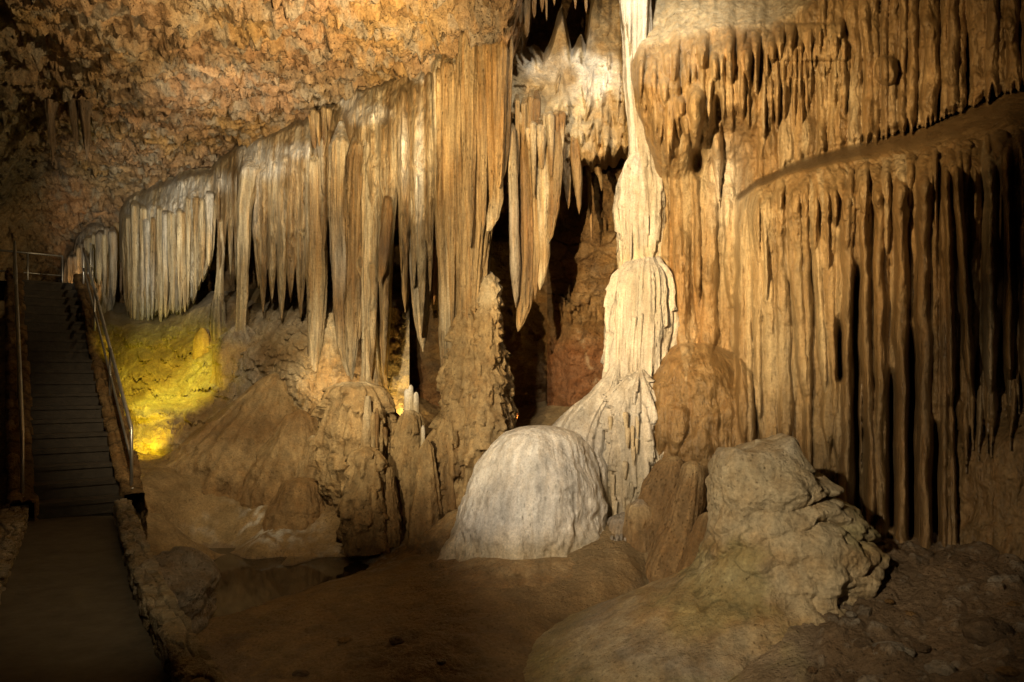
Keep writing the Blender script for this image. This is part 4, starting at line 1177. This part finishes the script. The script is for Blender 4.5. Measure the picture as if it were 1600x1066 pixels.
def f(mb):
    tube(mb, [(520, 490, 10, 'cream'), (516, 520, 26, 'cream'), (512, 570, 30, 'tan'), (505, 620, 30, 'tan'), (500, 660, 30, 'brown')], 12.3, fl=.1, nf=5, lump=.2, lb=(500, (3, 6), (4, 10), (.03, .07)))
    tube(mb, [(616, 480, 6, 'brown'), (614, 540, 18, 'brown'), (612, 600, 20, 'tan'), (610, 680, 22, 'tan')], 12.0, fl=.1, nf=5, lump=.2, lb=(300, (3, 7), (5, 14), (.04, .09)))
T('popcorn_flowstone', 'knobbly popcorn-textured cream bank in the recess behind the fluted column', 'flowstone', 'mound', f)

def f(mb):
    tube(mb, [(352, 650, 4, 'ochre'), (350, 668, 22, 'tan'), (350, 710, 26, 'brown'), (350, 730, 24, 'brown')], 12.1, ell=.6, fl=.1, nf=3, tier=.12, tierh=.3, jag=1.2)
T('drip_fringe', 'small brown fringe of drips halfway down the big brown slope', 'flowstone', 'mound', f)
def f(mb):
    tube(mb, [(316, 512, 4, 'ochre'), (315, 530, 13, 'ochre'), (314, 565, 13, 'ochre'), (318, 588, 4, 'ochre')], 13.75, ell=.6, fl=.25, nf=4)
T('drip_fringe', 'rusty fringe of hanging drips on the yellow-lit bank under the cream curtain', 'flowstone', 'mound', f)

def f(mb):
    tube(mb, [(432, 582, 3, 'tan'), (430, 590, 20, 'tan'), (420, 620, 44, 'tan'), (402, 665, 82, 'brown'), (386, 710, 116, 'tan'), (376, 750, 138, 'brown'), (370, 800, 150, 'brown')], 11.95, ell=.75, fl=.05, nf=2.5, lump=.08, rough=.05)
    tube(mb, [(470, 640, 3, 'brown'), (468, 650, 22, 'brown'), (462, 700, 52, 'tan'), (455, 760, 80, 'brown'), (450, 830, 96, 'brown')], 11.2, ell=.75, fl=.05, nf=2.5, lump=.12, rough=.05)
T('flowstone_ridge', 'smooth brown flowstone ridge swelling up from the pool to the popcorn bank', 'flowstone', 'mound', f)

# ================================================================ WHITE DOME + WHITE COLUMN
def f(mb):
    tube(mb, [(843, 664, 0, 'white'), (843, 665, 14, 'white'), (842, 668, 36, 'white'), (843, 678, 60, 'white'), (841, 700, 80, 'white'), (837, 740, 99, 'white'), (831, 800, 114, 'white'), (825, 840, 124, 'cream'), (816, 885, 137, 'tan'), (814, 940, 150, 'brown')], 8.35, ell=.85, fl=.016, nf=4.2, rough=.035, lump=.085, cell=.9)
T('flowstone_dome', 'big smooth white flowstone dome in the middle of the cave floor', 'flowstone', 'white', f)
def f(mb):
    tube(mb, [(832, 856, 8, 'tan'), (832, 862, 92, 'tan'), (828, 880, 134, 'brown'), (822, 908, 172, 'brown'), (815, 938, 222, 'brown'), (800, 985, 310, 'brown')], 7.9, ell=.8, fl=.04, nf=2, lump=.16, rough=.05)
T('flowstone_apron', 'smooth tan flowstone apron spreading around the foot of the white dome', 'flowstone', 'mound', f)
def f(mb):
    tube(mb, [(966, 560, 3, 'pearl'), (957, 590, 14, 'pearl'), (943, 618, 27, 'pearl'), (924, 645, 40, 'pearl'), (908, 675, 52, 'pearl'), (900, 720, 60, 'pearl'), (898, 780, 62, 'cream'), (900, 860, 62, 'tan')], 8.85, fl=.08, nf=3, lump=.16, rough=.06)
    tube(mb, [(905, 668, 5, 'pearl'), (915, 682, 20, 'pearl'), (925, 725, 28, 'pearl'), (932, 780, 28, 'cream'), (940, 850, 26, 'tan')], 8.6, fl=.12, nf=3, lump=.18, rough=.06)
T('flowstone_saddle', 'lumpy cream saddle of flowstone joining the white dome to the white column', 'flowstone', 'white', f)

wc = empty('column', P(990, 880, 8.6), 'tall brilliant white tiered column against the brown flowstone mass', 'column')
def f(mb):
    tube(mb, [(990, -140, 22, 'pearl'), (992, 0, 24, 'pearl'), (996, 60, 22, 'pearl'), (998, 120, 22, 'pearl'), (1004, 200, 21, 'pearl'), (1008, 260, 26, 'pearl')], 9.25, fl=.16, nf=3, rough=.05)
    for x, y1, r in ((984, 70, 6), (992, 120, 7), (1000, 160, 7), (1006, 210, 7), (980, 40, 5)):
        hang(mb, x, -60, y1, r, 9.0, 'pearl', fl=.15, nf=2)
mb = MB(); f(mb); mb.build('shaft', 'white', wc)
def skirt(mb, cx, y0, hw, y1, d, n, col, dx=0, taper=.9, ext=0):
    tube(mb, [(cx + 4, y0 - 22, hw * .35, col), (cx + 2, y0 - 6, hw * .55, col), (cx, y0 + 12, hw * .82, col), (cx, y0 + 36, hw * .97, col), (cx + dx * .4, y0 + 80, hw, col), (cx + dx, y1 - 50, hw * taper, col), (cx + dx, y1, hw * taper * .8, 'cream')], d, ell=.75, fl=.20, nf=6.5, rough=.05, lump=.10,
         lb=(170, (2.5, 6), (40, 150), (.03, .085)))
    for i in range(n // 2):
        a = -1 + 2 * (i + .5 + rng.uniform(-.4, .4)) / (n // 2)
        th = a * 1.25
        x = cx + math.sin(th) * hw * .93
        dd = d - math.cos(th) * hw / F * d * .72
        yy = y0 + 30 * abs(a) ** 1.5 + rng.uniform(10, 70)
        hang(mb, x, yy, y1 - rng.uniform(-ext, 90), rng.uniform(2.5, 6), dd, col, dx=dx * .9, fl=.15, nf=2)
ROOT[0] = .15
mb = MB(); skirt(mb, 1004, 248, 36, 425, 9.2, 13, 'pearl', 0, .86, 0); mb.build('upper_tier', 'white', wc)
mb = MB(); skirt(mb, 1006, 418, 50, 655, 9.05, 15, 'pearl', -6, .95, 0)
mb.build('middle_tier', 'white', wc)
mb = MB()
tube(mb, [(1000, 575, 3, 'pearl'), (997, 590, 14, 'pearl'), (993, 612, 28, 'pearl'), (990, 645, 42, 'pearl'), (994, 760, 47, 'cream'), (996, 818, 42, 'grey')], 8.6, ell=.8, fl=.12, nf=5, lb=(260, (2.5, 5), (16, 60), (.06, .16)))
for i in range(26):
    x = rng.uniform(950, 1036); y0 = rng.uniform(640, 780)
    a = (x - 992) / 46
    hang(mb, x, y0, y0 + rng.uniform(25, 60), rng.uniform(3, 5), 8.6 - .28 * math.sqrt(max(0, 1 - a * a)) - .05, 'cream')
mb.build('lower_tier', 'white', wc)
mb = MB()
tube(mb, [(986, 800, 12, 'grey'), (984, 812, 30, 'grey'), (982, 850, 38, 'tan'), (980, 880, 40, 'brown'), (980, 940, 60, 'brown')], 8.1, ell=.8, fl=.12, nf=4, lump=.15, rough=.06)
for i in range(13):
    x = 950 + i * 5.2 + rng.uniform(-2, 2)
    hang(mb, x, 832 + rng.uniform(0, 8), 862 + rng.uniform(0, 28), 3.2, 7.84, 'grey')
mb.build('foot', 'mound', wc)
ROOT[0] = 0

# brown stalagmites right of the foot
for lab, nodes, d in (
        ('tall rounded brown stalagmite leaning between the white column and the pale stump', [(1083, 719, 3, 'tan'), (1083, 726, 16, 'tan'), (1078, 760, 22, 'brown'), (1066, 820, 32, 'brown'), (1050, 880, 44, 'brown'), (1040, 940, 60, 'brown')], 7.5),
        ('broad brown sloping stalagmite just right of the foot of the white column', [(1052, 712, 6, 'tan'), (1048, 722, 22, 'brown'), (1040, 760, 34, 'brown'), (1028, 820, 40, 'brown'), (1014, 880, 50, 'brown'), (1010, 940, 60, 'brown')], 8.0),
        ('low brown stalagmite tucked close against the left side of the pale stump', [(1105, 800, 3, 'tan'), (1104, 808, 14, 'brown'), (1098, 850, 24, 'brown'), (1090, 920, 36, 'brown')], 6.9),
        ('low rounded brown lump at the foot of the white column', [(1000, 780, 4, 'grey'), (1002, 790, 20, 'tan'), (1004, 830, 28, 'brown'), (1004, 900, 36, 'brown')], 7.9)):
    def f(mb, nodes=nodes, d=d): tube(mb, nodes, d, fl=.07, nf=3, lump=.14, rough=.05)
    T('stalagmite', lab, 'stalagmite', 'mound', f, 'brown stalagmites around the foot of the white column')

# ================================================================ PALE STUMP in the foreground
mb = MB()
nodes = [(1180, 700, 0, 'cream'), (1180, 696, 40, 'cream'), (1180, 699, 64, 'cream'), (1181, 712, 71, 'cream'), (1189, 745, 78, 'cream'), (1203, 785, 90, 'cream'), (1215, 820, 104, 'cream'), (1220, 850, 112, 'tan'), (1213, 880, 118, 'cream'), (1196, 910, 132, 'tan'), (1172, 940, 170, 'tan'), (1150, 975, 225, 'grey'), (1130, 1020, 292, 'olive'), (1112, 1070, 360, 'tan'), (1105, 1100, 400, 'brown')]
t0 = np.linspace(0, 1, 420)
arr = np.array([[n[0], n[1], n[2]] for n in nodes], float)
tt = np.concatenate([[0], np.cumsum(np.hypot(np.diff(arr[:, 1]), np.diff(arr[:, 2])))]); tt /= tt[-1]
ker = np.hanning(15)[1:-1]; ker /= ker.sum()
sm = lambda q: np.convolve(np.pad(np.interp(t0, tt, q), 6, mode='edge'), ker, 'valid')
cx, cy_, rr_ = sm(arr[:, 0]), sm(arr[:, 1]), sm(arr[:, 2])
cy_[0], rr_[0] = 700, 0
nu = 520; th = np.arange(nu) * 2 * np.pi / nu
TH, _ = np.meshgrid(th, t0)
D0 = 5.75
Rw = (rr_ / F * D0)[:, None] * np.ones_like(TH)
cxw = ((cx - 800) / F * D0)[:, None]; Zc = (EYE + (HY - cy_) / F * D0)[:, None] * np.ones_like(TH)
ct, st = np.cos(TH), np.sin(TH)
x = cxw + Rw * ct; y = D0 + Rw * st * .9
right = np.clip(ct, 0, 1)
big = fbm(x * 2.4, y * 2.4, Zc * 2.6, 4, 81) * (.35 + .65 * sstep(ct + .6))
a1 = np.abs(fbm(x * 2.6, y * 2.6, Zc * 3.4, 3, 82, .42))
body = sstep((cy_ - 702) / 60)[:, None] * (1 - .55 * sstep((cy_ - 900) / 80))[:, None]
h = body * (.10 * big + .10 * a1 * (.35 + 1.0 * right)) - .02
# shelf lobes: undercut steps, strongest on the right flank
ph = Zc / .34 + 1.3 * fbm(x * 1.7, y * 1.7, Zc * 1.2, 3, 84) + .3
fr = ph - np.floor(ph)
h += body * .13 * (.3 + right) * (1 - np.abs(2 * fr - 1) ** 2.2) ** .8
h += .012 * perlin(x * 13, y * 13, Zc * 13, 85) + .006 * perlin(x * 32, y * 32, Zc * 32, 86)
ztop = Zc + (1 - body) * (.03 * fbm(x * 3, y * 3, 0, 3, 87)) + (1 - sstep((cy_ - 700) / 25))[:, None] * (.045 * ct + .07 * np.exp(-((x - ((1232 - 800) / F * D0)) / .10) ** 2) + .04 * np.exp(-((x - ((1130 - 800) / F * D0)) / .07) ** 2))
rr2 = np.where(Rw > 1e-4, Rw + h * np.minimum(1, Rw / .2), 0)
v = np.stack([cxw + rr2 * ct, D0 + rr2 * st * .9, ztop], -1)
C = np.stack([sm(np.array([PAL[n[3]][q] for n in nodes])) for q in range(3)], -1)[:, None, :] * np.ones_like(TH)[..., None]
n5 = fbm(x * 1.6, y * 1.6, Zc * 1.6, 4, 88)
C = mixc(C, 'olive', np.clip(n5 * 1.6 + .05, 0, .6) * body)
C = mixc(C, 'pearl', (1 - sstep((cy_ - 698) / 26))[:, None] * .6)
C = mixc(C, 'cream', np.clip(-n5 * 1.6 + .05, 0, .7))
C = mixc(C, np.array([.13, .12, .06]), np.clip((.10 - a1) / .10, 0, 1) * .6 * body * (n5 > -.15))
C = mixc(C, 'brown', sstep((cy_ - 930) / 120)[:, None] * .35)
mb.add(v.reshape(-1, 3), grid_faces(nu, len(t0), True), c=C.reshape(-1, 3))
tag(mb.build('broken_stump', 'mound'), 'pale weathered stalagmite stump with a flat broken top and greenish stains in the foreground', 'stalagmite')

# ================================================================ STONES
def rockmesh(mb, c, s, seed, col='mud', n=26):
    th = np.linspace(0, 2 * np.pi, n * 2, endpoint=False); ph = np.linspace(.001, np.pi - .001, n)
    TH, PH = np.meshgrid(th, ph)
    q = np.stack([np.cos(TH) * np.sin(PH), np.sin(TH) * np.sin(PH), np.cos(PH)], -1)
    k = 1 + .38 * perlin(q[..., 0] * 1.3, q[..., 1] * 1.3, q[..., 2] * 1.3, seed) + .16 * np.abs(perlin(q[..., 0] * 3, q[..., 1] * 3, q[..., 2] * 3, seed + 3)) + .05 * perlin(q[..., 0] * 8, q[..., 1] * 8, q[..., 2] * 8, seed)
    k = np.minimum(k, 1.12)
    v = np.array(c) + q * k[..., None] * np.array(s)
    cc = PAL[col] * (1 + .3 * perlin(q[..., 0] * 2, q[..., 1] * 2, q[..., 2] * 2, seed))[..., None]
    mb.add(v.reshape(-1, 3), grid_faces(n * 2, n, True), c=cc.reshape(-1, 3))


stones = [(1030 + 0, 0, 0)]
rs = np.random.RandomState(5)
places = [(1340, 925, .07), (1305, 915, .06), (1395, 985, .10), (1352, 975, .075), (1545, 990, .13), (1420, 950, .05), (1470, 1010, .07), (1375, 905, .05), (1330, 1000, .05), (1300, 960, .045),
          (1560, 930, .07), (1500, 900, .06), (1450, 890, .045), (1590, 960, .05), (1410, 1040, .06), (1520, 1050, .08), (1290, 1030, .04), (1365, 868, .08), (1345, 880, .05), (1440, 985, .04),
          (620, 1010, .05), (540, 1000, .05), (690, 1040, .04), (470, 1040, .05), (1480, 950, .035), (1390, 935, .03), (1330, 945, .03), (1270, 985, .035), (1360, 1025, .045), (1575, 1030, .05)]
wx_, wy_ = [], []
gp = [Wz(px_, py_, -.02 if px_ > 1200 else -.68) for px_, py_, s_ in places]
gz = ground_z(np.array([g[0] for g in gp]), np.array([g[1] for g in gp]))
for i, ((px_, py_, s_), g, z_) in enumerate(zip(places, gp, gz)):
    mb = MB()
    rockmesh(mb, (g[0], g[1], z_ + s_ * .25), (s_ * rs.uniform(.9, 1.4), s_ * rs.uniform(.8, 1.2), s_ * rs.uniform(.45, .7)), i + 3, ['mud', 'brown', 'grey', 'mud'][i % 4], 22)
    big_ = s_ >= .07
    tag(mb.build('loose_stone', 'rock'), 'flat dark loose stone on the earthy floor right of the pale stump' if px_ > 1200 else 'small dark loose stone on the floor in front of the pool', 'stone', 'loose stones on the right floor' if px_ > 1200 else 'loose stones in front of the pool')

# boulder beside the walkway wall
mb = MB()
rockmesh(mb, (-3.3, 6.45, -.46), (.40, .72, .44), 40, 'grey', 110)
tag(mb.build('boulder', 'rock'), 'large rounded grey-brown boulder leaning against the low wall beside the walkway', 'boulder')

# ================================================================ WALKWAY, LOW STONE WALLS
PD = (ST - PW0); PL = np.linalg.norm(PD); PU = PD / PL; PN = np.array([PU[1], -PU[0], 0])      # right-hand normal
# right and left edges of the path follow the photo
RE = [np.array(Wz(180, 806, 0)), np.array(Wz(196, 880, 0)), np.array(Wz(221, 960, 0)), np.array(Wz(266, 1066, 0)), np.array([-.5, 1.6, 0]), np.array([.9, -1.5, 0])]
LE = [np.array(Wz(45, 810, 0)), np.array(Wz(15, 900, 0)), np.array(Wz(-25, 990, 0)), np.array(Wz(-70, 1066, 0)), np.array([-1.7, 1.0, 0]), np.array([-.5, -2.0, 0])]
def resample(pts, n):
    pts = np.array(pts); s_ = np.concatenate([[0], np.cumsum(np.linalg.norm(np.diff(pts, axis=0), axis=1))])
    q = np.linspace(0, s_[-1], n)
    o = np.stack([np.interp(q, s_, pts[:, i]) for i in range(3)], -1)
    k = max(3, n // 18) | 1
    ker = np.ones(k) / k
    for i in range(3): o[:, i] = np.convolve(np.pad(o[:, i], k // 2, mode='reflect', reflect_type='odd'), ker, 'valid')
    return o
NL = 260
re_, le_ = resample(RE, NL), resample(LE, NL)
V = np.linspace(-.06, 1.06, 40)
v = le_[:, None, :] * (1 - V)[None, :, None] + re_[:, None, :] * V[None, :, None]
v[..., 2] += .006 * fbm(v[..., 0] * 1.5, v[..., 1] * 1.5, 0, 3, 5)
mb = MB(); mb.add(v.reshape(-1, 3), grid_faces(40, NL))
tag(mb.build('walkway', 'concrete'), kind='structure')


def stone_wall(label, line, side, h, thick, seed):
    """rubble wall swept along a line; cross-section goes up, over and down"""
    n = 620
    L = resample(line[:5], n)
    tg = np.gradient(L, axis=0); tg /= np.linalg.norm(tg, axis=1)[:, None]
    nr = np.stack([tg[:, 1], -tg[:, 0], 0 * tg[:, 0]], -1) * side
    prof = [(0, -.1)] + [(0, q) for q in np.linspace(0, h, 22)] + [(q, h) for q in np.linspace(.03, thick - .03, 20)] + [(thick, q) for q in np.linspace(h, -1.0, 50)]
    prof = np.array(prof)
    pn = np.array([(-1, 0)] * 23 + [(0, 1)] * 20 + [(1, 0)] * 50, float)
    s_ = np.arange(n) * np.linalg.norm(np.diff(L, axis=0), axis=1).mean()
    arc = np.concatenate([[0], np.cumsum(np.linalg.norm(np.diff(prof, axis=0), axis=1))])
    A, S = np.meshgrid(arc, s_)
    wv = .25 * fbm(S * 2, A * 2, 0, 3, seed)
    f1, f2, rv, _, _ = worley(S * 3.4 + wv, A * 11 + wv, seed)
    e = sstep((f2 - f1) / .16)
    disp = (.012 * e + .022 * rv * e - .015) + .02 * fbm(S * 4, A * 5, 1, 4, seed + 2)
    hv = .04 * fbm(s_ * 1.3, 0, 0, 3, seed + 5)
    off = prof[None, :, 0] + pn[None, :, 0] * disp
    zz = prof[None, :, 1] + pn[None, :, 1] * disp + np.where(prof[:, 1] > h * .5, 1, 0)[None] * hv[:, None]
    v = L[:, None, :] + nr[:, None, :] * off[..., None]
    v[..., 2] = zz
    C = PAL['cream'] * (.6 + .4 * rv)[..., None] * (.7 + .3 * e)[..., None]
    C = mixc(C, 'grey', (rv > .6) * .6)
    mb = MB(); mb.add(v.reshape(-1, 3), grid_faces(len(prof), n), c=C.reshape(-1, 3))
    return tag(mb.build('stone_wall', 'rock'), label, 'wall')


stone_wall('low rubble wall along the right edge of the walkway, beside the pool', RE, -1, .15, .17, 7)
stone_wall('low rubble wall along the left edge of the walkway', LE, 1, .17, .24, 9)

# ================================================================ STAIRCASE
stair = empty('staircase', ST, 'long dark concrete staircase climbing from the walkway into the back of the cave', 'staircase')
def SP(u, s_, z): return ST + SU * u + SN * s_ + np.array([0, 0, z])
for k in range(NSTEP):
    mb = MB()
    zt = RISE * (k + 1)
    c = SP(TREAD * (k + .5), 0, zt - .09)
    box(mb, c, SU * (TREAD / 2 + .02), SN * (SW / 2), (0, 0, .09))
    box(mb, SP(TREAD * k - .012, 0, zt - .022), SU * .026, SN * (SW / 2 - .003), (0, 0, .0245))
    mb.build('step', 'tread', stair, smooth=False)
mb = MB()
for k in range(NSTEP):
    box(mb, SP(TREAD * (k + .55), 0, RISE * k - .35), SU * (TREAD / 2 - .01), SN * (SW / 2 - .01), (0, 0, .35))
mb.build('underbody', 'concrete', stair, smooth=False)
mb = MB()
box(mb, SP(TREAD * NSTEP + 1.0, -.1, RISE * NSTEP - .1), SU * .99, SN * .95, (0, 0, .1))
mb.build('landing', 'tread', stair, smooth=False)
# rubble parapets each side
for s_, lab in ((SW / 2 + .12, 1), (-SW / 2 - .12, -1)):
    n = 360; nr = 60
    uu = np.linspace(-.1, TREAD * NSTEP + .1, n)
    hw_ = .11; up = .22; dn = 1.3
    prof = np.array([(-hw_, q) for q in np.linspace(-.25, up, 14)] + [(q, up) for q in np.linspace(-hw_ + .02, hw_ - .02, 10)] + [(hw_, q) for q in np.linspace(up, -dn, 36)])
    pn = np.array([(-1, 0)] * 14 + [(0, 1)] * 10 + [(1, 0)] * 36, float)
    if lab < 0: prof[:, 0] *= -1; pn[:, 0] *= -1
    arc = np.concatenate([[0], np.cumsum(np.linalg.norm(np.diff(prof, axis=0), axis=1))])
    A, S = np.meshgrid(arc, uu)
    f1, f2, rv, _, _ = worley(S * 3.6, A * 7, 23 + lab)
    e = sstep((f2 - f1) / .2)
    disp = .05 * rv * e
    off = prof[None, :, 0] + pn[None, :, 0] * disp
    zz = prof[None, :, 1] + pn[None, :, 1] * disp + np.clip(uu, 0, 99)[:, None] * RISE / TREAD
    v = ST + SU * uu[:, None, None] + SN * (s_ + off)[..., None]
    v[..., 2] += zz
    C = PAL['brown'] * (.6 + .6 * rv)[..., None] * (.4 + .6 * e)[..., None]
    mb = MB(); mb.add(v.reshape(-1, 3), grid_faces(len(prof), n), c=C.reshape(-1, 3))
    mb.build('parapet', 'rock', stair)

# handrails
def handrail(label, s_, us, top=.95, group=None, mid=True, gate=False):
    sl = RISE / TREAD
    base = SP(us[0], s_, us[0] * sl)
    o = empty('handrail', base, label, 'handrail', group)
    for u in us:
        mb = MB(); b0 = SP(u, s_, u * sl + .18); pipe(mb, [b0, b0 + (0, 0, top - .18)], .021)
        box(mb, b0 + (0, 0, .01), (.05, 0, 0), (0, .05, 0), (0, 0, .008), (.4, .4, .4))
        mb.build('post', 'steel', o)
    mb = MB(); pipe(mb, [SP(u, s_, u * sl + top) for u in us], .024); mb.build('top_rail', 'steel', o)
    if mid:
        mb = MB(); pipe(mb, [SP(u, s_, u * sl + top * .58) for u in us], .017); mb.build('middle_rail', 'steel', o)
    return o
handrail('steel pipe handrail along the right side of the stairs', SW / 2 + .12, [.15, 2.3, 4.5, 6.6])
handrail('steel pipe handrail along the left side of the stairs', -SW / 2 - .12, [.15, 2.3, 4.5, 6.6])
# landing rails
zl = RISE * NSTEP
o = empty('handrail', SP(TREAD * NSTEP + 2.0, 0, zl), 'level steel handrail across the far side of the upper landing', 'handrail')
mb = MB(); pipe(mb, [SP(TREAD * NSTEP + 1.95, -1.0, zl + .9), SP(TREAD * NSTEP + 1.95, .35, zl + .9)], .022); mb.build('top_rail', 'steel', o)
mb = MB(); pipe(mb, [SP(TREAD * NSTEP + 1.95, -1.0, zl + .45), SP(TREAD * NSTEP + 1.95, .35, zl + .45)], .016); mb.build('middle_rail', 'steel', o)
for q in (-.3, .35):
    mb = MB(); pipe(mb, [SP(TREAD * NSTEP + 1.95, q, zl), SP(TREAD * NSTEP + 1.95, q, zl + .9)], .02); mb.build('post', 'steel', o)
o = empty('handrail', SP(TREAD * NSTEP + .3, SW / 2 + .1, zl), 'short steel handrail at the head of the stairs on the right, beside the amber lamp', 'handrail')
pts = [SP(TREAD * NSTEP + .2, .75, zl), SP(TREAD * NSTEP + .9, .85, zl), SP(TREAD * NSTEP + 1.9, .85, zl)]
mb = MB(); pipe(mb, [p + (0, 0, .95) for p in pts], .022); mb.build('top_rail', 'steel', o)
mb = MB(); pipe(mb, [p + (0, 0, .5) for p in pts], .016); mb.build('middle_rail', 'steel', o)
for p in pts:
    mb = MB(); pipe(mb, [p, p + (0, 0, .95)], .02); mb.build('post', 'steel', o)


# ================================================================ LIT LAMPS of the show cave, with an unseen wash added
def floodlight(name_label, loc, aim, glow, col, power, size=150, r=.07, glassr=.07):
    loc = np.array(loc, float); aim = np.array(aim, float)
    dvec = aim - loc; dvec /= np.linalg.norm(dvec)
    o = empty('floodlight', loc, name_label, 'lamp')
    u = np.cross(dvec, (0, 0, 1)); u /= np.linalg.norm(u); w_ = np.cross(u, dvec)
    n = 24; th = np.arange(n) * 2 * np.pi / n
    def ring(q, rad): return loc + dvec * q + (np.cos(th)[:, None] * u + np.sin(th)[:, None] * w_) * rad
    mb = MB()
    rs_ = [(-.14, .015), (-.13, .04), (-.06, .055), (0, glassr + .012), (.02, glassr + .012), (.02, glassr), (.005, glassr - .004)]
    mb.add(np.concatenate([ring(*q) for q in rs_]), grid_faces(n, len(rs_), True), c=(.05, .05, .05))
    box(mb, loc - dvec * .06 - np.array([0, 0, .09]), (.015, 0, 0), (0, .015, 0), (0, 0, .05))
    mb.build('housing', 'housing', o)
    mb = MB()
    gl = [(.006, .001), (.012, glassr * .5), (.006, glassr - .005)]
    mb.add(np.concatenate([ring(*q) for q in gl]), grid_faces(n, 3, True), c=(.9, .8, .5))
    mb.build('glass', glow, o)
    l = lamp('floodlight_beam', 'SPOT', tuple(loc + dvec * .05), power, col, tuple(aim), size, .6, .05)
    return o


yl = Wd(193, 704, 11.0)
floodlight('glaring yellow floodlight low on the bank beside the stairs', (yl[0], yl[1], yl[2]), P(225, 600, 13.6), 'glow_yellow', (1, .74, .02), 75, 120)
lamp('yellow_wash', 'SPOT', (-5.7, 10.7, 2.7), 560, (.95, .82, .03), P(250, 605, 13.4), 66, 1.0, .05)  # second, unseen yellow spot added to spread the colour over the bank
al = P(612, 655, 10.9)
floodlight('small golden floodlight hidden behind the fringed stalagmite mound', al, P(612, 590, 11.6), 'glow_amber', (1, .62, .15), 42)
am_ = P(101, 462, 16.3)
floodlight('small amber lamp on the wall at the head of the stairs', am_, P(112, 430, 17.3), 'glow_amber', (1, .55, .2), 30)
lamp('warm_lamp_column', 'SPOT', tuple(P(806, 655, 9.9)), 22, (1, .30, .08), tuple(P(800, 560, 10.5)), 120, .8, .05)
lamp('warm_lamp_recess', 'SPOT', tuple(P(526, 625, 11.3)), 30, (1, .72, .4), tuple(P(516, 540, 12.4)), 120, .8, .05)
